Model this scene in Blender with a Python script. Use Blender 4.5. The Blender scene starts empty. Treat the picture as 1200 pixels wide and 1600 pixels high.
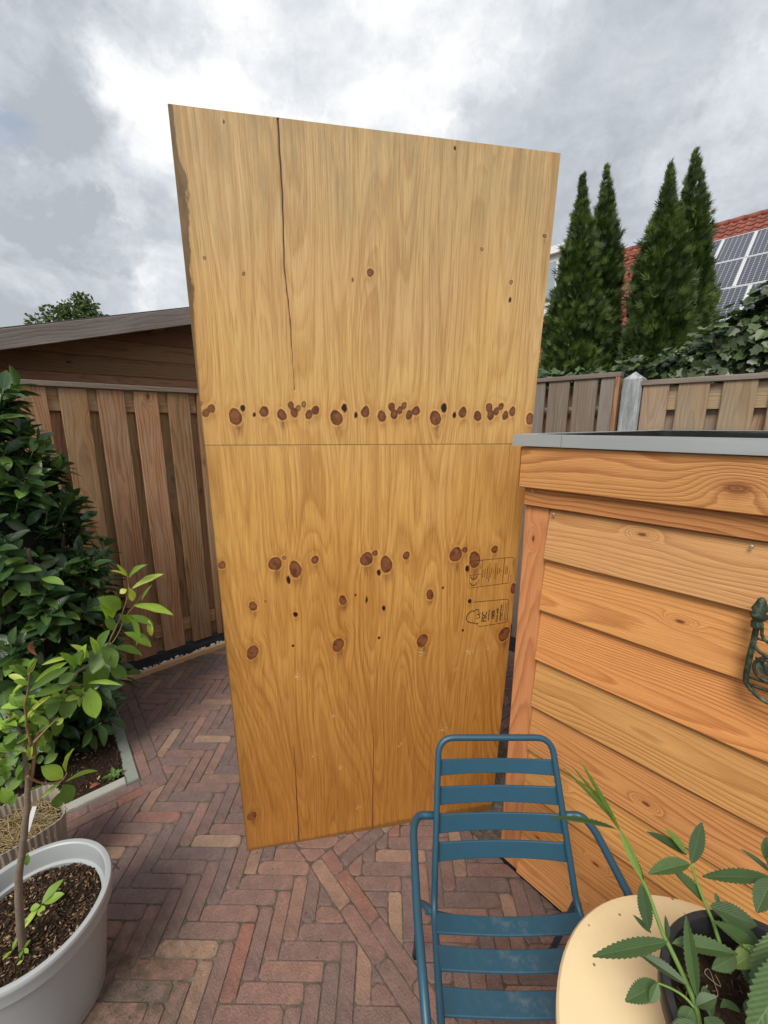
import bpy, bmesh, math, random
import numpy as np
from mathutils import Vector, Matrix, Euler, noise as mnoise
random.seed(7); rng = np.random.default_rng(7)
R = math.radians; PI = math.pi
S = bpy.context.scene; C = S.collection
# ---------------------------------------------------------------- camera
CAMH = 1.648; PITCH = R(12.1); FPX = 635.0
cam = bpy.data.cameras.new('camera'); camo = bpy.data.objects.new('camera', cam); C.objects.link(camo)
camo.location = (0, 0, CAMH); camo.rotation_euler = (R(90) - PITCH, 0, 0)
cam.sensor_fit = 'HORIZONTAL'; cam.sensor_width = 36; cam.lens = FPX / 1200 * 36
cam.clip_start = 0.02; cam.clip_end = 500
S.camera = camo
S.view_settings.view_transform = 'Standard'; S.view_settings.look = 'None'
S.view_settings.gamma = 1; S.view_settings.use_curve_mapping = False
S.view_settings.exposure = 0.86
def ray(px, py):
    x, y, z = px - 600, py - 800, FPX
    c, s = math.cos(PITCH), math.sin(PITCH)
    return Vector((x, -s * y + c * z, -c * y - s * z))
def at(px, py, Y):                                    # the point of the garden at distance Y seen in that direction
    r = ray(px, py); return Vector((0, 0, CAMH)) + r * (Y / r.y)
def gp(px, py, z=0):
    r = ray(px, py); return Vector((0, 0, CAMH)) + r * ((z - CAMH) / r.z)
# ---------------------------------------------------------------- node helper
class NT:
    def __init__(s, tree): s.t = tree; s.n = tree.nodes; s.l = tree.links
    def node(s, typ, **kw):
        n = s.n.new(typ)
        for k, v in kw.items(): setattr(n, k, v)
        return n
    def put(s, sock, v):
        if isinstance(v, bpy.types.NodeSocket): s.l.new(v, sock)
        elif v is not None:
            if sock.type == 'RGBA' and not isinstance(v, (int, float)) and len(v) == 3: v = (*v, 1)
            sock.default_value = v
    def math(s, op, a, b=None, c=None, clamp=False):
        n = s.node('ShaderNodeMath', operation=op, use_clamp=clamp)
        s.put(n.inputs[0], a); s.put(n.inputs[1], b); s.put(n.inputs[2], c); return n.outputs[0]
    def vmath(s, op, a, b=None, out=0):
        n = s.node('ShaderNodeVectorMath', operation=op); s.put(n.inputs[0], a)
        if b is not None: s.put(n.inputs[3 if op == 'SCALE' else 1], b)
        return n.outputs[out]
    def comb(s, x, y, z):
        n = s.node('ShaderNodeCombineXYZ')
        for i, v in enumerate((x, y, z)): s.put(n.inputs[i], v)
        return n.outputs[0]
    def sep(s, v):
        n = s.node('ShaderNodeSeparateXYZ'); s.put(n.inputs[0], v); return n.outputs
    def noise(s, v, scale=5, detail=3, rough=.5, dist=0, col=False):
        n = s.node('ShaderNodeTexNoise'); s.put(n.inputs['Vector'], v)
        for k, x in (('Scale', scale), ('Detail', detail), ('Roughness', rough), ('Distortion', dist)): s.put(n.inputs[k], x)
        return n.outputs[1 if col else 0]
    def voro(s, v, scale=5, feature='F1', out=0, dims='3D', rnd=1):
        n = s.node('ShaderNodeTexVoronoi', feature=feature, voronoi_dimensions=dims); s.put(n.inputs['Vector'], v)
        s.put(n.inputs['Scale'], scale); s.put(n.inputs['Randomness'], rnd); return n.outputs[out]
    def mix(s, f, a, b, mode='MIX'):
        n = s.node('ShaderNodeMix', data_type='RGBA', blend_type=mode)
        s.put(n.inputs[0], f); s.put(n.inputs[6], a); s.put(n.inputs[7], b); return n.outputs[2]
    def ramp(s, f, stops, interp='LINEAR'):
        n = s.node('ShaderNodeValToRGB'); r = n.color_ramp; r.interpolation = interp
        while len(r.elements) < len(stops): r.elements.new(1)
        for e, (p, c) in zip(r.elements, stops):
            e.position = p; e.color = (*c, 1) if not isinstance(c, (int, float)) else (c, c, c, 1)
        s.put(n.inputs[0], f); return n.outputs[0]
    def rng(s, v, a, b, c=0, d=1, smooth=False):
        n = s.node('ShaderNodeMapRange', interpolation_type='SMOOTHSTEP' if smooth else 'LINEAR')
        for i, x in enumerate((v, a, b, c, d)): s.put(n.inputs[i], x)
        return n.outputs[0]
    def bump(s, h, strength=.3, dist=.01, normal=None):
        n = s.node('ShaderNodeBump'); s.put(n.inputs['Height'], h); n.inputs['Strength'].default_value = strength
        n.inputs['Distance'].default_value = dist
        if normal is not None: s.put(n.inputs['Normal'], normal)
        return n.outputs[0]
    def attr(s, name): return s.node('ShaderNodeAttribute', attribute_name=name).outputs['Fac']
# ---------------------------------------------------------------- sky and sun
SUN_EL, SUN_AZ = R(52), R(205)                         # azimuth clockwise from +Y
w = bpy.data.worlds.new('World'); S.world = w; w.use_nodes = True
T = NT(w.node_tree); T.n.clear()
sky = T.node('ShaderNodeTexSky', sky_type='NISHITA'); sky.sun_disc = False
sky.sun_elevation = SUN_EL; sky.sun_rotation = SUN_AZ; sky.air_density = 1; sky.dust_density = 1
d = T.vmath('NORMALIZE', T.node('ShaderNodeTexCoord').outputs['Generated'])
dx, dy, dz = T.sep(d)
den = T.math('ADD', T.math('MAXIMUM', dz, 0.0), .22)
pl = T.comb(T.math('DIVIDE', dx, den), T.math('DIVIDE', dy, den), 0.0)
warp = T.vmath('SCALE', T.vmath('SUBTRACT', T.noise(pl, 1.3, 3, .5, col=True), (.5, .5, .5)), .8)
plw = T.vmath('ADD', pl, warp)
big = T.noise(plw, 1.1, 9, .56)
fine = T.noise(T.vmath('ADD', plw, (7.3, 2.1, 0)), 3.2, 8, .6)
warp2 = T.vmath('SCALE', T.vmath('SUBTRACT', T.noise(d, 4.5, 8, .66, col=True), (.5, .5, .5)), .42)
v = T.math('ADD', T.math('MULTIPLY', big, .75), T.math('MULTIPLY', fine, .25))
v = T.math('ADD', T.rng(v, .36, .66, .08, .98), T.rng(T.noise(T.vmath('ADD', d, warp2), 6.5, 8, .6), .3, .7, -.16, .16))
dw = T.vmath('NORMALIZE', T.vmath('ADD', d, warp2))
# heavier and brighter banks of the cloud deck, by direction
for px, py, rad, amp in ((60, 70, .24, -.24), (150, 130, .12, -.14), (30, 450, .16, -.18), (130, 395, .07, -.26), (-250, 200, .4, -.1), (60, 330, .10, .12),
                         (190, 330, .13, .34), (300, 110, .15, .42), (560, 60, .22, .26), (205, 180, .08, .30), (930, 110, .25, -.16), (650, 170, .16, -.1), (1150, 200, .12, .2), (760, 60, .12, .12), (250, 400, .07, -.25), (1050, 60, .2, -.12), (900, 300, .3, -.10)):
    r = ray(px, py).normalized()
    hard = px < 200 and amp < 0
    m = T.rng(T.vmath('DOT_PRODUCT', dw, tuple(r), 1), math.cos(rad * (1.15 if hard else 1.35)), math.cos(rad * (.75 if hard else .25)), 0, amp, True)
    v = T.math('ADD', v, m)
cloud = T.ramp(v, [(0, (.26, .28, .305)), (.3, (.34, .362, .39)), (.55, (.43, .448, .47)), (.8, (.545, .55, .555)), (1, (.655, .65, .64))])
clear = T.vmath('SCALE', sky.outputs[0], 1.0)
hole = T.rng(T.noise(T.vmath('ADD', plw, (3.1, 9.2, 0)), 1.7, 6, .55), .60, .74, 0, .55)
below = T.rng(dz, -.05, .02, 0, 1)
colr = T.mix(hole, T.vmath('SCALE', cloud, 10.0), clear)
colr = T.mix(below, (1.6, 1.5, 1.3), colr)
bg = T.node('ShaderNodeBackground'); T.put(bg.inputs[0], colr); bg.inputs[1].default_value = .1
o = T.node('ShaderNodeOutputWorld'); T.l.new(bg.outputs[0], o.inputs[0])
sun = bpy.data.lights.new('sun', 'SUN'); sun.energy = 1.9; sun.angle = R(24); sun.color = (1, .94, .84)
suno = bpy.data.objects.new('sun', sun); C.objects.link(suno)
sd = Vector((math.sin(SUN_AZ) * math.cos(SUN_EL), math.cos(SUN_AZ) * math.cos(SUN_EL), math.sin(SUN_EL)))
suno.rotation_euler = sd.to_track_quat('Z', 'Y').to_euler(); suno.location = sd * 20
# ---------------------------------------------------------------- material factory
def mat(name, build, rough=.6, spec=.5):
    m = bpy.data.materials.new(name); m.use_nodes = True
    t = NT(m.node_tree); p = t.n['Principled BSDF']
    p.inputs['Roughness'].default_value = rough; p.inputs['Specular IOR Level'].default_value = spec
    build(t, p); return m
def oc(t): return t.node('ShaderNodeTexCoord').outputs['Object']
def orand(t): return t.node('ShaderNodeObjectInfo').outputs['Random']
def wood(name, light, dark, ring=.009, contrast=.6, fiber=.25, var=.2, grey=None, knot=None, bump=.25, rough=.62, kn=.028, stain=None, kpos=None):
    def b(t, p):
        c = oc(t); r = orand(t); x, y, z = t.sep(c)
        r2 = t.math('FRACT', t.math('MULTIPLY', r, 17.37)); r3 = t.math('FRACT', t.math('MULTIPLY', r, 71.13))
        sh = t.math('MULTIPLY', r, 40.0)
        lowc = t.comb(t.math('ADD', t.math('MULTIPLY', x, 1.1), sh), t.math('MULTIPLY', y, 5.0), t.math('MULTIPLY', z, 5.0))
        wy = t.math('MULTIPLY', t.math('SUBTRACT', t.noise(lowc, 1.0, 2, .5), .5), .11)
        wz = t.math('MULTIPLY', t.math('SUBTRACT', t.noise(t.vmath('ADD', lowc, (11, 5, 3)), .8, 2, .5), .5), .10)
        yy = t.math('ADD', t.math('ADD', y, wy), t.math('MULTIPLY', t.math('SUBTRACT', r2, .5), .16))
        zz = t.math('ADD', t.math('ADD', z, wz), t.math('ADD', .03, t.math('MULTIPLY', r3, .05)))
        d = t.math('SQRT', t.math('ADD', t.math('MULTIPLY', yy, yy), t.math('MULTIPLY', zz, zz)))
        kc = t.comb(t.math('ADD', t.math('MULTIPLY', x, 1.5), t.math('MULTIPLY', r2, 31.0)), t.math('ADD', t.math('MULTIPLY', y, 3.6), t.math('MULTIPLY', r3, 9.0)), 0.0)
        kd = t.voro(kc, 1.0, dims='2D')
        if kpos: kd = t.math('MULTIPLY', t.vmath('LENGTH', t.comb(t.math('MULTIPLY', t.math('SUBTRACT', x, kpos[0]), .55), t.math('SUBTRACT', y, kpos[1]), 0.0), None, 1), 3.6)
        kd = t.math('ADD', kd, t.math('MULTIPLY', t.math('SUBTRACT', t.noise(c, 45, 2), .5), .015))
        q = t.math('DIVIDE', kd, kn * 3.6)
        e = t.math('EXPONENT', t.math('MULTIPLY', t.math('MULTIPLY', q, q), -1.0))
        d = t.math('ADD', d, t.math('MULTIPLY', e, .045))
        ph = t.math('DIVIDE', d, ring)
        ph = t.math('ADD', ph, t.math('MULTIPLY', t.noise(t.comb(t.math('ADD', t.math('MULTIPLY', x, 6.0), sh), t.math('MULTIPLY', y, 30.0), t.math('MULTIPLY', z, 30.0)), 1, 3), .9))
        fr = t.math('FRACT', ph)
        late = t.ramp(fr, [(0, 0.), (.45, .25), (.82, 1.), (.9, .75), (1, 0.)])
        fade = t.noise(t.comb(t.math('ADD', t.math('MULTIPLY', x, .8), sh), t.math('MULTIPLY', y, 9.0), t.math('MULTIPLY', z, 9.0)), 1.3, 2)
        late = t.math('MULTIPLY', late, t.rng(fade, .3, .65, contrast * .45, contrast))
        fib = t.noise(t.comb(t.math('ADD', t.math('MULTIPLY', x, 9.0), sh), t.math('MULTIPLY', y, 420.0), t.math('MULTIPLY', z, 420.0)), 1, 3, .6)
        col = t.mix(late, light, dark)
        if knot:
            km = t.rng(kd, kn * .85, kn * 1.3, 1, 0, True)
            kr = t.math('SINE', t.math('MULTIPLY', kd, 300.0))
            kcx = t.mix(t.rng(kr, -1, 1, 0, .6), knot, tuple(k * .45 for k in knot))
            halo = t.rng(kd, kn * 1.1, kn * 2.6, .45, 0, True)
            col = t.mix(halo, col, dark); col = t.mix(km, col, kcx)
        if grey:
            g = t.noise(t.comb(t.math('ADD', t.math('MULTIPLY', x, 2.2), sh), t.math('MULTIPLY', y, 14.0), t.math('MULTIPLY', z, 9.0)), 1, 5, .6)
            g = t.math('ADD', g, t.math('MULTIPLY', t.math('SUBTRACT', r2, .5), .28))
            col = t.mix(t.rng(g, .38, .66, 0, grey[3]), col, grey[:3])
        if stain:
            g = t.noise(t.comb(t.math('ADD', t.math('MULTIPLY', x, 1.5), sh), t.math('MULTIPLY', y, 5.0), z), 1.7, 4, .6)
            col = t.mix(t.rng(g, .5, .75, 0, .5), col, stain)
        hsv = t.node('ShaderNodeHueSaturation')
        t.put(hsv.inputs['Hue'], t.rng(r3, 0, 1, .5 - var * .06, .5 + var * .06))
        t.put(hsv.inputs['Saturation'], t.rng(r2, 0, 1, 1 - var * .3, 1 + var * .3))
        t.put(hsv.inputs['Value'], t.math('MULTIPLY', t.rng(r, 0, 1, 1 - var, 1 + var), t.rng(fib, .25, .75, 1 - fiber, 1 + fiber)))
        t.put(hsv.inputs['Color'], col); t.put(p.inputs['Base Color'], hsv.outputs[0])
        h = t.math('ADD', t.math('MULTIPLY', late, -1.0), t.math('MULTIPLY', fib, 1.3))
        t.put(p.inputs['Normal'], t.bump(h, bump, .0022))
    return mat(name, b, rough, .3)
# ---------------------------------------------------------------- object helpers
def tag(o, label=None, cat=None, group=None, kind=None):
    if label: o['label'] = label
    if cat: o['category'] = cat
    if group: o['group'] = group
    if kind: o['kind'] = kind
    return o
def empty(name, loc, label, cat, group=None, rz=0):
    o = bpy.data.objects.new(name, None); C.objects.link(o); o.location = loc; o.rotation_euler = (0, 0, rz)
    o.empty_display_size = .1; return tag(o, label, cat, group)
def base_m(p):
    if p is None: return Matrix()
    return base_m(p.parent) @ Matrix.LocRotScale(p.location, p.rotation_euler.to_quaternion() if p.rotation_mode != 'QUATERNION' else p.rotation_quaternion, p.scale)
def link(name, me, m, parent=None, M=None):
    o = bpy.data.objects.new(name, me); C.objects.link(o)
    if m is not None and not me.materials: me.materials.append(m)
    M = M or Matrix()
    if parent is not None:
        o.parent = parent; M = base_m(parent).inverted() @ M
    o.matrix_basis = M
    return o
def mesh(name, vs, fs, smooth=False, tone=None):
    me = bpy.data.meshes.new(name); me.from_pydata([tuple(v) for v in vs], [], fs); me.update()
    if smooth: me.polygons.foreach_set('use_smooth', [True] * len(me.polygons))
    if tone is not None:
        a = me.attributes.new('tone', 'FLOAT', 'POINT'); a.data.foreach_set('value', np.full(len(vs), tone, dtype=np.float32) if np.isscalar(tone) else np.asarray(tone, dtype=np.float32))
    return me
def npmesh(name, V, F, tone=None, smooth=False):
    """V (n,3), F (m,k) equal-sized faces."""
    me = bpy.data.meshes.new(name); V = np.asarray(V, np.float32); F = np.asarray(F, np.int32); k = F.shape[1]
    me.vertices.add(len(V)); me.vertices.foreach_set('co', V.ravel())
    me.loops.add(F.size); me.loops.foreach_set('vertex_index', F.ravel())
    me.polygons.add(len(F)); me.polygons.foreach_set('loop_start', np.arange(0, F.size, k, dtype=np.int32))
    if smooth: me.polygons.foreach_set('use_smooth', np.ones(len(F), dtype=bool))
    me.update(calc_edges=True)
    if tone is not None:
        a = me.attributes.new('tone', 'FLOAT', 'POINT'); a.data.foreach_set('value', np.asarray(tone, np.float32))
    return me
def scatter_mesh(name, bv, bf, mats, tones, smooth=False):
    bv = np.asarray(bv, float); n = len(mats); k = len(bv)
    M = np.asarray(mats, float)
    V = np.einsum('nij,kj->nki', M[:, :3, :3], bv) + M[:, None, :3, 3]
    F = (np.asarray(bf)[None] + (np.arange(n) * k)[:, None, None]).reshape(-1, len(bf[0]))
    return npmesh(name, V.reshape(-1, 3), F, np.repeat(tones, k), smooth)
def box_me(name, sx, sy, sz, bev=.002, seg=1):
    bm = bmesh.new(); bmesh.ops.create_cube(bm, size=1)
    for v in bm.verts: v.co = (v.co.x * sx, v.co.y * sy, v.co.z * sz)
    if bev: bmesh.ops.bevel(bm, geom=bm.edges[:], offset=bev, segments=seg, affect='EDGES', profile=.5)
    me = bpy.data.meshes.new(name); bm.to_mesh(me); bm.free(); return me
def frame(xd, zd):
    x = Vector(xd).normalized(); z = Vector(zd); z = (z - x * z.dot(x)).normalized(); y = z.cross(x)
    return Matrix((x, y, z)).transposed()
def plank(name, a, b, width, thick, nrm, m, parent, bev=.002, tilt=0):
    """board from a to b (centre line of its back), face turned to nrm; local X runs along it"""
    a = Vector(a); b = Vector(b); f = frame(b - a, nrm)
    if tilt: f = f @ Matrix.Rotation(tilt, 3, 'X')
    L = (b - a).length; me = box_me(name, L, width, thick, bev)
    c = (a + b) / 2 + f @ Vector((0, 0, thick / 2))
    return link(name, me, m, parent, Matrix.Translation(c) @ f.to_4x4())
def tube_data(pts, rad, n=10, caps=True, closed=False):
    pts = [Vector(p) for p in pts]; N = len(pts); rads = rad if hasattr(rad, '__len__') else [rad] * N
    vs = []; fs = []; u = None
    for i, p in enumerate(pts):
        if closed: t = pts[(i + 1) % N] - pts[i - 1]
        else: t = (pts[min(i + 1, N - 1)] - pts[max(i - 1, 0)])
        t.normalize()
        if u is None: u = t.orthogonal().normalized()
        else: u = (u - t * u.dot(t)); u = u.normalized() if u.length > 1e-6 else t.orthogonal().normalized()
        v = t.cross(u)
        for k in range(n):
            a = 2 * PI * k / n; vs.append(p + (u * math.cos(a) + v * math.sin(a)) * rads[i])
    for i in range(N if closed else N - 1):
        for k in range(n):
            fs.append((i * n + k, i * n + (k + 1) % n, ((i + 1) % N) * n + (k + 1) % n, ((i + 1) % N) * n + k))
    if caps and not closed:
        fs.append(tuple(range(n - 1, -1, -1))); fs.append(tuple((N - 1) * n + k for k in range(n)))
    return vs, fs
def smooth_path(pts, rad=.04, seg=6):
    """round the inner corners of a polyline"""
    pts = [Vector(p) for p in pts]; out = [pts[0]]
    for i in range(1, len(pts) - 1):
        a, b, c = pts[i - 1], pts[i], pts[i + 1]; r = min(rad, (a - b).length * .45, (c - b).length * .45)
        p = b + (a - b).normalized() * r; q = b + (c - b).normalized() * r
        for k in range(seg + 1):
            t = k / seg; out.append(p * (1 - t) ** 2 + b * 2 * t * (1 - t) + q * t * t)
    out.append(pts[-1]); return out
def spline(pts, n=6):
    pts = [Vector(p) for p in pts]; P = [pts[0]] + pts + [pts[-1]]; out = []
    for i in range(1, len(P) - 2):
        for k in range(n):
            t = k / n; a, b, c, d = P[i - 1], P[i], P[i + 1], P[i + 2]
            out.append(.5 * ((2 * b) + (c - a) * t + (2 * a - 5 * b + 4 * c - d) * t * t + (3 * b - a - 3 * c + d) * t ** 3))
    out.append(pts[-1]); return out
def merge(parts):
    V = []; F = []
    for vs, fs in parts:
        o = len(V); V += list(vs); F += [tuple(i + o for i in f) for f in fs]
    return V, F
def tube(name, pts, rad, m, parent=None, n=10, closed=False, M=None):
    v, f = tube_data(pts, rad, n, closed=closed); return link(name, mesh(name, v, f, True), m, parent, M)
def lathe_data(prof, n=48, c=(0, 0, 0), cap_bottom=False):
    vs = []; fs = []
    for r, z in prof:
        for k in range(n):
            a = 2 * PI * k / n; vs.append((c[0] + r * math.cos(a), c[1] + r * math.sin(a), c[2] + z))
    for i in range(len(prof) - 1):
        for k in range(n): fs.append((i * n + k, i * n + (k + 1) % n, (i + 1) * n + (k + 1) % n, (i + 1) * n + k))
    if cap_bottom: fs.append(tuple(range(n - 1, -1, -1)))
    return vs, fs
def clip(poly, p, nrm):
    """keep the side where (v-p).nrm >= 0"""
    out = []
    for i in range(len(poly)):
        a, b = poly[i], poly[(i + 1) % len(poly)]
        da = (a[0] - p[0]) * nrm[0] + (a[1] - p[1]) * nrm[1]; db = (b[0] - p[0]) * nrm[0] + (b[1] - p[1]) * nrm[1]
        if da >= 0: out.append(a)
        if (da >= 0) != (db >= 0):
            t = da / (da - db); out.append((a[0] + (b[0] - a[0]) * t, a[1] + (b[1] - a[1]) * t))
    return out
def area(p): return abs(sum(p[i][0] * p[(i + 1) % len(p)][1] - p[(i + 1) % len(p)][0] * p[i][1] for i in range(len(p)))) / 2
# ---------------------------------------------------------------- shared materials
M = {}
M['cedar'] = wood('larch boards', (.555, .262, .100), (.305, .108, .034), .0088, .72, .16, .16, knot=(.20, .07, .025), bump=.45, rough=.65, kn=.013)
M['cedar_knot'] = wood('larch top board with one big knot', (.57, .262, .092), (.30, .10, .03), .0088, .85, .16, .05, knot=(.30, .105, .032), bump=.45, rough=.65, kn=.042, kpos=(-.497, -.008))
M['larch_end'] = wood('larch end grain', (.33, .115, .035), (.18, .05, .018), .004, .8, .2, .1)
M['fence'] = wood('pressure treated pine, weathered', (.37, .19, .092), (.16, .070, .032), .0115, .95, .22, .18, grey=(.42, .30, .195, .5), knot=(.10, .05, .028), bump=.6, rough=.8, kn=.024)
M['fence_grey'] = wood('weathered grey brown pine', (.215, .165, .13), (.115, .085, .065), .011, .7, .25, .12, grey=(.25, .225, .20, .8), knot=(.09, .055, .035), bump=.5, rough=.85, kn=.02)
M['fence_new'] = wood('lighter treated pine', (.335, .225, .135), (.165, .09, .048), .010, .75, .2, .22, grey=(.26, .225, .185, .6), knot=(.15, .08, .045), bump=.5, rough=.8, kn=.024)
M['shed'] = wood('dark brown stained log boards', (.30, .155, .080), (.14, .066, .036), .010, .7, .2, .15, grey=(.28, .18, .115, .4), knot=(.03, .014, .008), bump=.4, rough=.7, kn=.02)
M['fascia'] = wood('faded grey brown fascia', (.20, .165, .15), (.12, .092, .08), .012, .8, .25, .1, grey=(.25, .22, .21, .7), knot=(.05, .035, .03), bump=.4, rough=.75, kn=.02)
M['lath'] = wood('fresh pine lath', (.66, .41, .225), (.52, .27, .12), .010, .5, .1, .05, knot=(.3, .13, .06), bump=.2, kn=.014)
def b_(t, p):
    c = oc(t); n = t.noise(c, 260, 2); t.put(p.inputs['Base Color'], t.mix(t.noise(c, 4, 4), (.50, .53, .56), (.63, .65, .67)))
    p.inputs['Metallic'].default_value = .85; x, y, z = t.sep(c)
    st = t.noise(t.comb(t.math('MULTIPLY', x, 3.), t.math('MULTIPLY', y, 300.), t.math('MULTIPLY', z, 300.)), 1, 3)
    t.put(p.inputs['Roughness'], t.rng(st, .3, .7, .32, .5)); t.put(p.inputs['Normal'], t.bump(st, .12, .001))
M['alu'] = mat('brushed aluminium', b_)
def b_(t, p):
    c = oc(t); n = t.noise(c, 7, 5, .6); t.put(p.inputs['Base Color'], t.mix(n, (.006, .006, .007), (.018, .018, .02)))
    t.put(p.inputs['Normal'], t.bump(n, .3, .03))
M['liner'] = mat('black rubber liner', b_, .7, .15)
def simple(name, col, rough=.5, var=.1, scale=20, bump=.1, metal=0, spec=.5, bd=.002):
    def b(t, p):
        c = oc(t); n = t.noise(c, scale, 5, .6)
        t.put(p.inputs['Base Color'], t.mix(n, tuple(k * (1 - var) for k in col), tuple(min(1, k * (1 + var)) for k in col)))
        p.inputs['Metallic'].default_value = metal
        t.put(p.inputs['Normal'], t.bump(t.noise(c, scale * 8, 3), bump, bd))
        t.put(p.inputs['Roughness'], t.rng(n, .3, .7, rough * .88, min(1, rough * 1.12)))
    return mat(name, b, rough, spec)
M['screw'] = simple('zinc screw', (.42, .40, .36), .4, .2, 200, .1, .8)
M['conc'] = simple('concrete', (.34, .335, .30), .9, .22, 14, .5)
M['conc_green'] = simple('greenish weathered concrete', (.215, .235, .205), .92, .28, 16, .6)
def b_(t, p):
    c = oc(t); x, y, z = t.sep(c)
    s = t.noise(t.comb(t.math('MULTIPLY', x, 30.), t.math('MULTIPLY', y, 30.), t.math('MULTIPLY', z, 5.)), 1, 6, .65)
    n = t.noise(c, 90, 3)
    t.put(p.inputs['Base Color'], t.ramp(s, [(.3, (.13, .145, .155)), (.5, (.27, .29, .30)), (.7, (.46, .47, .46))]))
    t.put(p.inputs['Normal'], t.bump(t.math('ADD', s, n), .4, .004))
M['post_conc'] = mat('streaked concrete post', b_, .9, .3)
def b_(t, p):
    c = oc(t); x, y, z = t.sep(c)
    s = t.noise(t.comb(t.math('MULTIPLY', x, 5.), t.math('MULTIPLY', y, 40.), t.math('MULTIPLY', z, 40.)), 1, 6, .65)
    t.put(p.inputs['Base Color'], t.ramp(s, [(.3, (.018, .020, .024)), (.6, (.04, .044, .05)), (.8, (.12, .12, .12))]))
    t.put(p.inputs['Normal'], t.bump(s, .5, .004))
M['plinth'] = mat('anthracite concrete gravel board', b_, .8, .3)
def b_(t, p):
    c = oc(t); tone = t.attr('tone')
    base = t.ramp(tone, [(0, (.150, .110, .106)), (.22, (.168, .118, .109)), (.45, (.188, .123, .111)), (.62, (.208, .126, .107)), (.78, (.235, .142, .116)), (.90, (.295, .202, .146)), (.96, (.215, .118, .096)), (1, (.25, .115, .086))])
    n1 = t.noise(c, 22, 5, .65); n2 = t.noise(c, 160, 4, .7); n3 = t.noise(c, 5, 4, .6)
    col = t.mix(t.rng(n1, .35, .62, 0, .75), t.vmath('SCALE', base, .86), t.vmath('MULTIPLY', base, (1.5, 1.38, 1.3)))
    col = t.mix(t.rng(n3, .35, .7, 0, .45), col, (.105, .075, .07))
    col = t.mix(t.rng(n2, .58, .72, 0, .55), col, (.36, .28, .24)); wr = t.rng(t.noise(c, 55, 5, .75), .5, .62, 0, .5); col = t.mix(wr, col, t.vmath('SCALE', col, .72))
    col = t.mix(t.rng(n2, .30, .40, .55, 0), col, (.05, .035, .03))
    geo = t.node('ShaderNodeNewGeometry'); P = geo.outputs['Position']
    # moss and grime beside the white pot and along the pine lath, where water stands
    gx = t.vmath('DISTANCE', P, (-.80, .80, 0), 1)
    gm = t.math('MULTIPLY', t.rng(gx, .10, .40, 1, 0, True), t.rng(t.noise(P, 30, 4, .65), .4, .6, .25, 1))
    col = t.mix(t.math('MULTIPLY', gm, .8), col, (.062, .055, .035))
    px_, py_, _ = t.sep(P); ll = t.math('ADD', t.math('MULTIPLY', px_, .684), t.math('MULTIPLY', py_, -.7295))
    lm = t.math('MULTIPLY', t.rng(ll, -2.9, -2.62, .9, 0, True), t.rng(t.noise(P, 9, 5, .65), .38, .6, 0, 1))
    col = t.mix(t.math('MULTIPLY', lm, .75), col, (.085, .075, .03))
    t.put(p.inputs['Base Color'], col)
    t.put(p.inputs['Normal'], t.bump(t.math('ADD', n1, n2), 1.0, .0045)); t.put(p.inputs['Roughness'], t.rng(n2, .3, .7, .7, .95))
M['brick'] = mat('tumbled clay paver', b_, .85, .35)
def b_(t, p):
    c = oc(t); n = t.noise(c, 60, 6, .7); m = t.noise(c, 6, 4, .6)
    col = t.ramp(n, [(.3, (.07, .055, .047)), (.5, (.125, .098, .083)), (.72, (.22, .175, .145))])
    col = t.mix(t.rng(m, .48, .62, 0, .6), col, (.045, .048, .022))
    t.put(p.inputs['Base Color'], col); t.put(p.inputs['Normal'], t.bump(n, 1, .006))
M['joint'] = mat('sandy mossy joint fill', b_, .95, .2)
def b_(t, p):
    c = oc(t); n = t.noise(c, 70, 8, .75); v = t.voro(t.vmath('MULTIPLY', c, (1, 2.2, 1)), 90, out=1)
    col = t.ramp(n, [(.3, (.010, .006, .004)), (.5, (.026, .015, .009)), (.62, (.055, .032, .018)), (.8, (.13, .085, .05))])
    t.put(p.inputs['Base Color'], col); t.put(p.inputs['Normal'], t.bump(n, 1, .012))
M['soil'] = mat('dark garden soil', b_, .95, .2)
def b_(t, p):
    tone = t.attr('tone'); c = oc(t)
    t.put(p.inputs['Base Color'], t.ramp(tone, [(0, (.018, .010, .006)), (.55, (.05, .028, .016)), (.85, (.13, .075, .04)), (.95, (.30, .20, .11)), (1, (.42, .31, .19))]))
M['chip'] = mat('bark chips', b_, .85, .3)
def b_(t, p):
    c = oc(t); n = t.noise(c, 1.5, 5, .6); t.put(p.inputs['Base Color'], t.mix(n, (.05, .07, .02), (.10, .10, .05)))
M['lawn'] = mat('surrounding garden ground', b_, .95, .2)
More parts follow.
